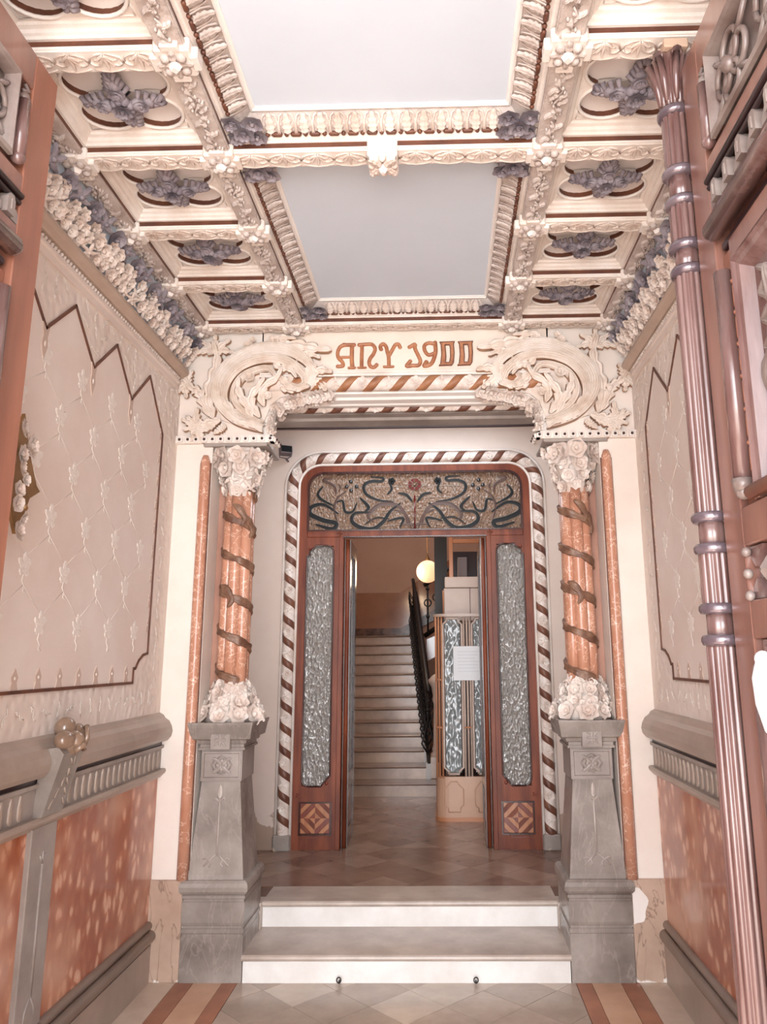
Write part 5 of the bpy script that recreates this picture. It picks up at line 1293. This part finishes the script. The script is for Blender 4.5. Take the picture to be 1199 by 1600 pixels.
# lift
lf_ = thing('lift_cage', 'beige enamelled lift enclosure with wavy glass panes, right of the stairs', 'lift', (.55, 6.6, LZ))
YF = 6.36; XL = .125; XR_ = 1.02; ZB, ZM = LZ, LZ+.33
def bent(hw0, z0, z1, name, mm, y_in=0, xr=XR_):
    g = G(); r = .10; pts = [(xr, YF+y_in), (XL+r, YF+y_in)]
    for i in range(1, 7): a = -pi/2-pi/2*i/6; pts.append((XL+r+(r-y_in)*cos(a), YF+r+(r-y_in)*sin(a)))
    pts += [(XL+y_in, YF+.85), (XL+y_in+.03, YF+.85), (XL+y_in+.03, YF+r)]
    for i in range(5, 0, -1): a = -pi/2-pi/2*i/6; pts.append((XL+r+(r-.03-y_in)*cos(a), YF+r+(r-.03-y_in)*sin(a)))
    pts += [(XL+r, YF+y_in+.03), (xr, YF+y_in+.03)]
    g.poly(pts, lambda u, v, h: (u, v, h), z0, z1); return g.obj(name, mm, lf_)
bent(0, ZB, ZM, 'lower_casing', LIFT); bent(0, ZB, ZB+.03, 'foot_rim', LIFTO, -.008)
ZT2 = 1.825
bent(0, ZT2, ZT2+.022, 'top_rail', LIFTP, -.012)
def lpanel(x0, x1):
    p = thing('glazed_panel', None, None, (x0, YF, ZM), parent=lf_)
    g = G(); g.box(x0+.015, x1-.015, YF+.014, YF+.018, ZM+.03, ZT2-.02); g.obj('wavy_pane', HAML, p)
    z0, z1 = ZM+.02, ZT2-.015; c = .035
    O = [(x0+c, z0), (x1-c, z0), (x1-c, z0+c*.6), (x1, z0+c*1.4), (x1, z1-c*1.4), (x1-c*.8, z1-c*.7), (x1-c, z1), (x0+c, z1), (x0+c*.8, z1-c*.7), (x0, z1-c*1.4), (x0, z0+c*1.4), (x0+c, z0+c*.6), (x0+c, z0)]
    g = G(); g.tube([(a, YF+.004, b) for a, b in O], .010, 6, nrm=(0, 1, 0)); g.obj('frame_bead', LIFTP, p)
    O2 = [(x0+.03, ZB+.07), (x1-.03, ZB+.07), (x1-.03, ZB+.10), (x1-.005, ZB+.12), (x1-.005, ZM-.09), (x1-.04, ZM-.06), (x1-.05, ZM-.035), (x0+.05, ZM-.035), (x0+.03, ZM-.06), (x0+.005, ZM-.09), (x0+.005, ZB+.12), (x0+.03, ZB+.10), (x0+.03, ZB+.07)]
    g = G(); g.tube([(a, YF-.001, b) for a, b in O2], .0045, 6, nrm=(0, 1, 0)); g.obj('pressed_bead', LIFT, p)
lpanel(.192, .345); lpanel(.428, .575); lpanel(.66, .80)
for x, nm in ((.135, 'corner_post'), (.158, 'corner_post'), (.182, 'corner_post'), (.362, 'mullion'), (.387, 'mullion'), (.411, 'mullion'), (.615, 'mullion'), (.64, 'mullion'), (.82, 'mullion'), (.95, 'mullion')):
    g = G(); yo = .035 if x < .15 else (.012 if x < .17 else 0); g.tube([(x, YF+.01+yo, ZM-.01), (x, YF+.01+yo, ZT2)], .0085, 8); g.obj(nm, LIFTO if x < .2 else LIFTP, lf_)
g = G()
for z in (.95, 1.32): g.tube([(.13, YF+.03, z), (.185, YF+.008, z)], .008, 6); g.tube([(.36, YF+.006, z), (.412, YF+.006, z)], .008, 6)
g.obj('cross_ties', LIFTO, lf_)
g = G(); g.cbox(.205, .60, 6.62, 7.2, 1.80, 2.08, .006); g.cbox(.215, .60, 6.61, 7.2, 2.082, 2.175, .006); g.obj('lift_car_roof', LIFTP, lf_)
g = G(); g.tube([(.43, 6.62, 1.81), (.43, 6.62, 2.08)], .003, 5); g.obj('car_seam', HOLE, lf_)
g = G(); g.tube([(.20, 6.62, 1.82), (.20, 6.62, 2.06)], .006, 5); g.obj('side_pipe', LIFTO, lf_)
g = G(); g.cbox(.255, .290, 6.66, 6.69, 2.17, 3.40, .004); g.cbox(.29, .58, 6.66, 6.69, 2.475, 2.51, .004); g.obj('guide_frame', LIFTO, lf_)
g = G(); g.box(.12, .20, 7.25, 7.32, .3, 3.41); g.box(.20, .24, 7.2, 7.26, 1.7, 3.41); g.obj('dark_guide', BLACK, lf_)
g = G(); g.box(.30, 1.2, 7.55, 7.58, .3, 2.52); g.obj('shaft_back', LEAFD, lf_)
g = G(); g.cbox(.34, .43, 7.2, 7.3, 2.2, 2.42, .005); g.cbox(.36, .41, 7.15, 7.2, 2.18, 2.23, .004); g.obj('machinery_box', GREYD, lf_)
t = thing('paper_notice', 'white paper notice taped to the lift glass', 'notice', (.47, YF-.02, 1.42))
g = G(); g.box(.275, .53, YF-.014, YF-.012, 1.315, 1.585); g.obj('sheet', PAPER, t)
g = G()
for i in range(7): g.box(.31, .49-.02*(i % 3), YF-.0155, YF-.0145, 1.54-.026*i, 1.543-.026*i)
o = g.obj('faint_lines', mat('faint_ink', (200, 202, 206), .8), t)
# floodlight on the vestibule wall
t = thing('floodlight', 'small dark grey floodlight box on the vestibule wall', 'floodlight', (-.94, 5.40, 2.97))
Mf = RZ(radians(25)) @ RX(radians(-15)); g = G(); g.cbox(-.045, .045, -.03, .03, -.032, .032, .006); g.v = [tuple(Vector((-.94, 5.38, 2.985))+Mf @ Vector(p)) for p in g.v]; g.obj('housing', GREYD, t)
g = G(); g.box(-.038, .038, -.034, -.029, -.024, .024); g.v = [tuple(Vector((-.94, 5.38, 2.985))+Mf @ Vector(p)) for p in g.v]; g.obj('lens', GLB, t)
g = G(); g.tube([(-.98, 5.38, 2.985), (-.985, 5.39, 2.94), (-.93, 5.40, 2.93), (-.90, 5.39, 2.945), (-.895, 5.39, 2.985)], .005, 6); g.tube([(-.94, 5.40, 2.93), (-.94, 5.48, 2.93)], .008, 6); g.obj('bracket', GREYD, t)

# ================================================================== STREET DOOR LEAVES
LT, LB = 3.13, .02; XF = .90; YE = 1.89; YH = .78
def leafdoor(s, word):
    t = thing('door_2' if s < 0 else 'door_3', ('%s leaf of the carved street door, folded back against the hall' % word), None, (s*XF, YH, LB), kind='structure')
    def bx3(g, u0, u1, z0, z1, h0, h1, c=.003, mi=0): g.cbox(*sorted((s*(XF-h0), s*(XF-h1))), u0, u1, z0, z1, c, mi)
    Pn = lambda u, v, h: Vector((s*(XF-h), u, v))
    def pc(name, mm, *args, **kw):
        g = G(); bx3(g, *args); return g.obj(name, mm, t, **kw)
    pc('leaf_core', LEAF, YH, YE-.02, LB, LT, -.055, -.042)
    pc('closing_stile', LEAFO if s < 0 else LEAF, 1.775, YE, LB, LT, -.05, .0)
    pc('hinge_stile', LEAF, YH, YH+.12, LB, LT, -.05, 0)
    for nm, z0, z1 in (('top_rail', 3.02, LT), ('upper_rail', 2.70, 2.755), ('lock_rail', 1.745, 1.835), ('lower_lock_rail', 1.535, 1.62), ('bottom_rail', LB, .22), ('middle_rail', 2.555, 2.61)):
        pc(nm, LEAF, YH+.12, 1.775, z0, z1, -.05, 0)
    # inner frame moulding beside stile, dark groove
    g = G(); g.tube([Pn(YH+.12, 2.69, .004), Pn(1.77, 2.69, .004)], .010, 8); g.tube([Pn(YH+.12, 2.672, .0), Pn(1.77, 2.672, .0)], .008, 8); g.obj('groove_bead', LEAFD, t)
    # openwork upper panel
    pn = thing('tracery_panel', None, None, Pn(1.4, 2.87, 0), parent=t)
    g = G(); bx3(g, YH+.12, 1.70, 2.755, 3.02, -.035, -.03); g.obj('panel_ground', LEAFG, pn)
    g = G(); g.frame(YH+.13, 1.70, 2.765, 3.01, [(0, 0), (0, .012), (.010, .016), (.018, .008), (.024, -.02)], P=Pn); g.obj('panel_moulding', LEAFG, pn)
    for i in range(3):
        c = 1.59-.24*i; g = G()
        for k in range(4):
            a = k*pi/2; g.tube([Pn(c+.045*cos(a)+.045*cos(b2), 2.887+.045*sin(a)+.045*sin(b2), -.01) for b2 in [q*pi/6 for q in range(13)]], .008, 6)
        for k in range(4):
            a = pi/4+k*pi/2; g.tube([Pn(c+.06*cos(a), 2.887+.06*sin(a), -.01), Pn(c+.15*cos(a), 2.887+.12*sin(a), -.01)], .008, 6)
        g.ball(Pn(c, 2.887, -.005), .022, 8, 6); g.obj('tracery', LEAFG, pn)
    for a, z0, z1 in ((1.738, 2.79, 2.95), (1.738, 2.25, 2.39)):
        pass
    g = G(); g.tube([Pn(1.738, 2.785, .002), Pn(1.738, 2.955, .002)], .017, 12); g.ball(Pn(1.738, 2.785, .002), .019, 10, 6); g.obj('short_rod', LEAFM, t)
    g = G(); g.ball(Pn(1.738, 2.965, .0), .016, 8, 6); g.tube([Pn(1.728, 2.98, 0), Pn(1.748, 2.99, .004), Pn(1.735, 3.005, 0)], .006, 6); g.obj('rod_finial', LEAFG, t)
    # block band between the two rails
    pb = thing('dentil_band', None, None, Pn(1.4, 2.64, 0), parent=t)
    g = G(); bx3(g, YH+.12, 1.775, 2.605, 2.672, -.03, -.022); g.obj('band_ground', LEAFD, pb)
    for i in range(11):
        c = 1.725-.082*i
        if c < YH+.16: break
        g = G(); g.poly([(c-.016, 2.613), (c+.016, 2.613), (c+.016, 2.655), (c+.008, 2.668), (c-.008, 2.668), (c-.016, 2.655)], Pn, -.025, .010); bx3(g, c-.003, c+.003, 2.625, 2.655, .008, .013, .001)
        g.obj('dentil_block', LEAFG, pb)
        g = G(); g.poly([(c+.020, 2.613), (c+.060, 2.613), (c+.060, 2.630), (c+.040, 2.650), (c+.020, 2.630)], Pn, -.024, -.002); g.obj('wedge_block', LEAFG, pb)
    # big roll
    g = G(); g.tube([Pn(YH+.12, 2.535, .012), Pn(1.745, 2.535, .012)], .028, 12); g.ball(Pn(1.745, 2.535, .012), .026, 10, 6); g.obj('roll_rail', LEAFM, t)
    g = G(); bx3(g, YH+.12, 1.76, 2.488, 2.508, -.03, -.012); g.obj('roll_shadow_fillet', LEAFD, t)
    pc('panel_head_rail', LEAF, YH+.12, 1.70, 2.42, 2.485, -.05, -.004)
    # tall engaged rod on the stile's inner side
    g = G(); bx3(g, 1.70, 1.775, 1.84, 2.48, -.03, -.018); g.obj('rod_recess', LEAFO, t)
    g = G(); g.tube([Pn(1.742, 1.895, .0), Pn(1.742, 2.42, .0)], .022, 14); g.obj('engaged_rod', LEAFM, t)
    g = G(); g.tube([Pn(1.742, 1.868, .002), Pn(1.742, 1.897, .002)], lambda q: .020+.006*q, 10); g.ball(Pn(1.742, 1.866, .002), .018, 9, 6); g.obj('rod_foot', LEAFG, t)
    # upper glazed/carved panel
    up_ = thing('upper_panel', None, None, Pn(1.4, 2.1, 0), parent=t)
    g = G(); bx3(g, 1.675, 1.70, 1.84, 2.42, -.05, -.002); bx3(g, YH+.12, YH+.145, 1.84, 2.42, -.05, -.002); g.obj('panel_stile', LEAF, up_)
    g = G(); g.frame(YH+.145, 1.675, 1.85, 2.42, [(0, -.004), (.0, .006), (.010, .010), (.018, .002), (.028, -.002), (.036, -.016), (.044, -.03)], P=Pn); g.obj('panel_moulding', LEAFM, up_)
    g = G(); bx3(g, YH+.18, 1.64, 1.88, 2.38, -.04, -.03); g.obj('panel_ground', LEAFM, up_)
    g = G()
    for i in range(7): leafpath(g, [(1.60, 1.90+.065*i), (1.55, 1.93+.065*i), (1.60, 1.97+.065*i)], .018, Pn, -.03, .018, 3, .3, 4)
    for i in range(4):
        c = 1.56-.16*i; leafpath(g, [(c, 1.90), (c-.03, 2.0), (c+.03, 2.1), (c-.02, 2.2), (c, 2.34)], .05, Pn, -.03, .022, 5, .45, 6)
    g.obj('carved_leaves', LEAFG, up_)
    for i in range(6):
        g = G(); z = 2.37-.08*i; g.ball(Pn(1.688, z, .0), .006, 6, 4); g.tube([Pn(1.688, z-.065, .0), Pn(1.688, z-.012, .0)], .003, 5); g.obj('stile_bead', LEAFO, up_)
    g = G(); g.tube([Pn(YH+.12, 1.855, .008), Pn(1.69, 1.855, .008)], .016, 10); g.obj('cross_bead', LEAFO, t)
    # carved diamond panel
    dp = thing('diamond_panel', None, None, Pn(1.4, 1.68, 0), parent=t)
    g = G(); bx3(g, YH+.12, 1.775, 1.62, 1.745, -.04, -.03); g.obj('panel_ground', LEAFM, dp)
    for i in range(7):
        c = 1.69-.125*i
        if c < YH+.2: break
        g = G(); rings = [[Pn(c+.05*cos(a), 1.682+.055*sin(a), -.03) for a in (0, pi/2, pi, 3*pi/2)], [Pn(c+.006*cos(a), 1.682+.006*sin(a), .004) for a in (0, pi/2, pi, 3*pi/2)]]; g.loft(rings, sm=False); g.obj('diamond_stud', LEAFG, dp)
        g = G(); g.poly([(c+.015, 1.742), (c+.11, 1.742), (c+.0625, 1.695)], Pn, -.03, -.012); g.poly([(c+.015, 1.623), (c+.11, 1.623), (c+.0625, 1.67)], Pn, -.03, -.012); g.obj('wedge', LEAFM, dp)
    g = G()
    for z in (1.63, 1.68, 1.73): g.ball(Pn(1.768, z, .0), .012, 8, 5)
    g.obj('stile_carving', LEAFG, dp)
    # lower tall panel + rod
    g = G(); bx3(g, 1.70, 1.775, .22, 1.535, -.03, -.018); g.obj('lower_recess', LEAF, t)
    g = G(); g.tube([Pn(1.742, .30, .0), Pn(1.742, 1.45, .0)], .022, 14); g.obj('lower_rod', LEAFM, t)
    g = G(); g.ball(Pn(1.742, 1.465, .002), .020, 9, 6); g.ball(Pn(1.742, 1.495, .0), .013, 8, 5); g.ball(Pn(1.742, .29, .002), .02, 9, 6); g.obj('lower_rod_finial', LEAFG, t)
    lp = thing('lower_panel', None, None, Pn(1.4, .8, 0), parent=t)
    g = G(); g.frame(YH+.13, 1.70, .23, 1.53, [(0, -.004), (.0, .006), (.012, .012), (.022, .002), (.034, -.002), (.044, -.02)], P=Pn); g.obj('panel_moulding', LEAFM, lp)
    g = G(); bx3(g, YH+.17, 1.66, .27, 1.49, -.04, -.024); g.obj('panel_ground', LEAF, lp)
    if s > 0:
        # fluted meeting colonnette
        c = thing('colonnette', 'fluted colonnette on the meeting stile, with paired rings', None, (.885, 1.955, LB), parent=t)
        cc = (.890, 1.950, 0); rd = .038; N = 11
        mod = lambda a: 1-.10*abs(sin(N*a/2))**.0*(1-abs(cos(N*a/2)))*1.6
        segs = [(3.025, 2.84), (2.735, 2.61), (2.525, 1.845), (1.755, 1.615), (1.525, .12)]
        for z1, z0 in segs:
            g = G(); g.lathe([(rd*.98, z0), (rd, z0+.01), (rd, z1-.01), (rd*.98, z1)], cc, 88, mod=mod); g.obj('fluted_shaft', LEAFM, c)
        for z1, z0 in ((2.84, 2.735), (2.61, 2.525), (1.845, 1.755), (1.615, 1.525)):
            g = G(); g.lathe([(rd*.86, z0), (rd*.86, z1)], cc, 64, mod=lambda a: 1-.05*(1-abs(cos(4*a)))*1.2); g.obj('neck_drum', LEAFM, c)
        for z in (3.03, 2.835, 2.742, 2.605, 2.53, 1.842, 1.762, 1.612, 1.535):
            g = G(); g.lathe([(rd*.9, z-.014), (rd*1.18, z-.012), (rd*1.28, z-.004), (rd*1.28, z+.004), (rd*1.18, z+.012), (rd*.9, z+.014)], cc, 32); g.obj('ring', RINGM, c)
        g = G(); g.lathe([(rd*1.0, 3.04), (rd*1.05, 3.10), (rd*1.25, 3.15), (rd*1.55, 3.20), (rd*1.3, 3.215)], cc, 88, mod=mod); g.obj('capital', LEAFM, c)
        for k in range(8):
            a = 2*pi*k/8; g = G(); g.tube([(cc[0]+.034*cos(a), cc[1]+.034*sin(a), 3.06), (cc[0]+.044*cos(a), cc[1]+.044*sin(a), 3.14), (cc[0]+.062*cos(a), cc[1]+.062*sin(a), 3.195), (cc[0]+.070*cos(a), cc[1]+.070*sin(a), 3.19)], lambda q: .008+.008*q, 8); g.obj('capital_leaf', LEAFM, c)
        g = G(); g.lathe([(.05, LB), (.05, .08), (.045, .10), (.048, .12)], cc, 24); g.obj('foot', LEAFM, c)
        g = G(); g.cbox(.86, .93, 1.89, 2.02, 3.215, 3.245, .004); g.obj('top_block', CRMB, c)
        # porcelain pull
        p = thing('porcelain_pull', 'white curved porcelain door pull on the carved street door', 'door pull', (.86, 1.70, 1.42))
        g = G(); g.ball(Pn(1.66, 1.490, .03), .018, 12, 8); g.tube([Pn(1.66, 1.49, .0), Pn(1.66, 1.49, .03)], .010, 8)
        g.tube([Pn(1.66, 1.48, .03), Pn(1.668, 1.45, .038), Pn(1.665, 1.40, .038), Pn(1.655, 1.35, .03), Pn(1.64, 1.32, .01)], lambda q: .017-.005*q, 12); g.obj('handle', PORC, p)
RINGM = mat('ring_grey_wood', (120, 106, 112), .18, (96, 82, 90), 8, coat=1, metal=.3)
CRMB = mat('stone_bracket', (196, 166, 144), .6)
leafdoor(-1, 'left'); leafdoor(1, 'right')

# ---- garland ornament beside the left leaf
t = thing('wall_garland', 'white plaster rose garland with brass star mount on the left wall', 'wall ornament', (-1.2, 2.56, 2.1))
yc = 2.50; Xg = -XW
g = G(); g.poly([(2.390, 2.300), (2.430, 2.200), (2.460, 2.150), (2.505, 2.080), (2.530, 2.065), (2.505, 2.050), (2.470, 2.030), (2.450, 1.980), (2.410, 1.900), (2.350, 2.000), (2.310, 2.100), (2.350, 2.200)], lambda u, v, h: Vector((Xg+h, u, v)), .07, .082); g.obj('brass_star', BRASS, t)
g = G(); g.tube([(Xg, 2.40, 2.12), (Xg+.075, 2.40, 2.12)], .02, 10); g.ball((Xg+.09, 2.43, 1.99), .012, 8, 6); g.obj('mount', BRASS, t)
rs = random.Random(3)
for y, z, r_ in ((2.340, 2.235, .035), (2.395, 2.190, .042), (2.350, 2.150, .035), (2.355, 2.110, .034), (2.390, 2.075, .024), (2.355, 2.035, .03), (2.355, 1.990, .032), (2.390, 1.945, .032), (2.375, 1.905, .035)):
    inst('rose', ROSES[rs.randrange(3)], t, (Xg+.105, y, z), basis((0, -1, 0), Vector((0, 0, 1)), (1, 0, 0)) if False else basis((0, 1, 0), (0, 0, 1), (1, 0, 0)) @ RZ(rs.random()*6) @ RY(rs.uniform(-.5, .2)), r_)
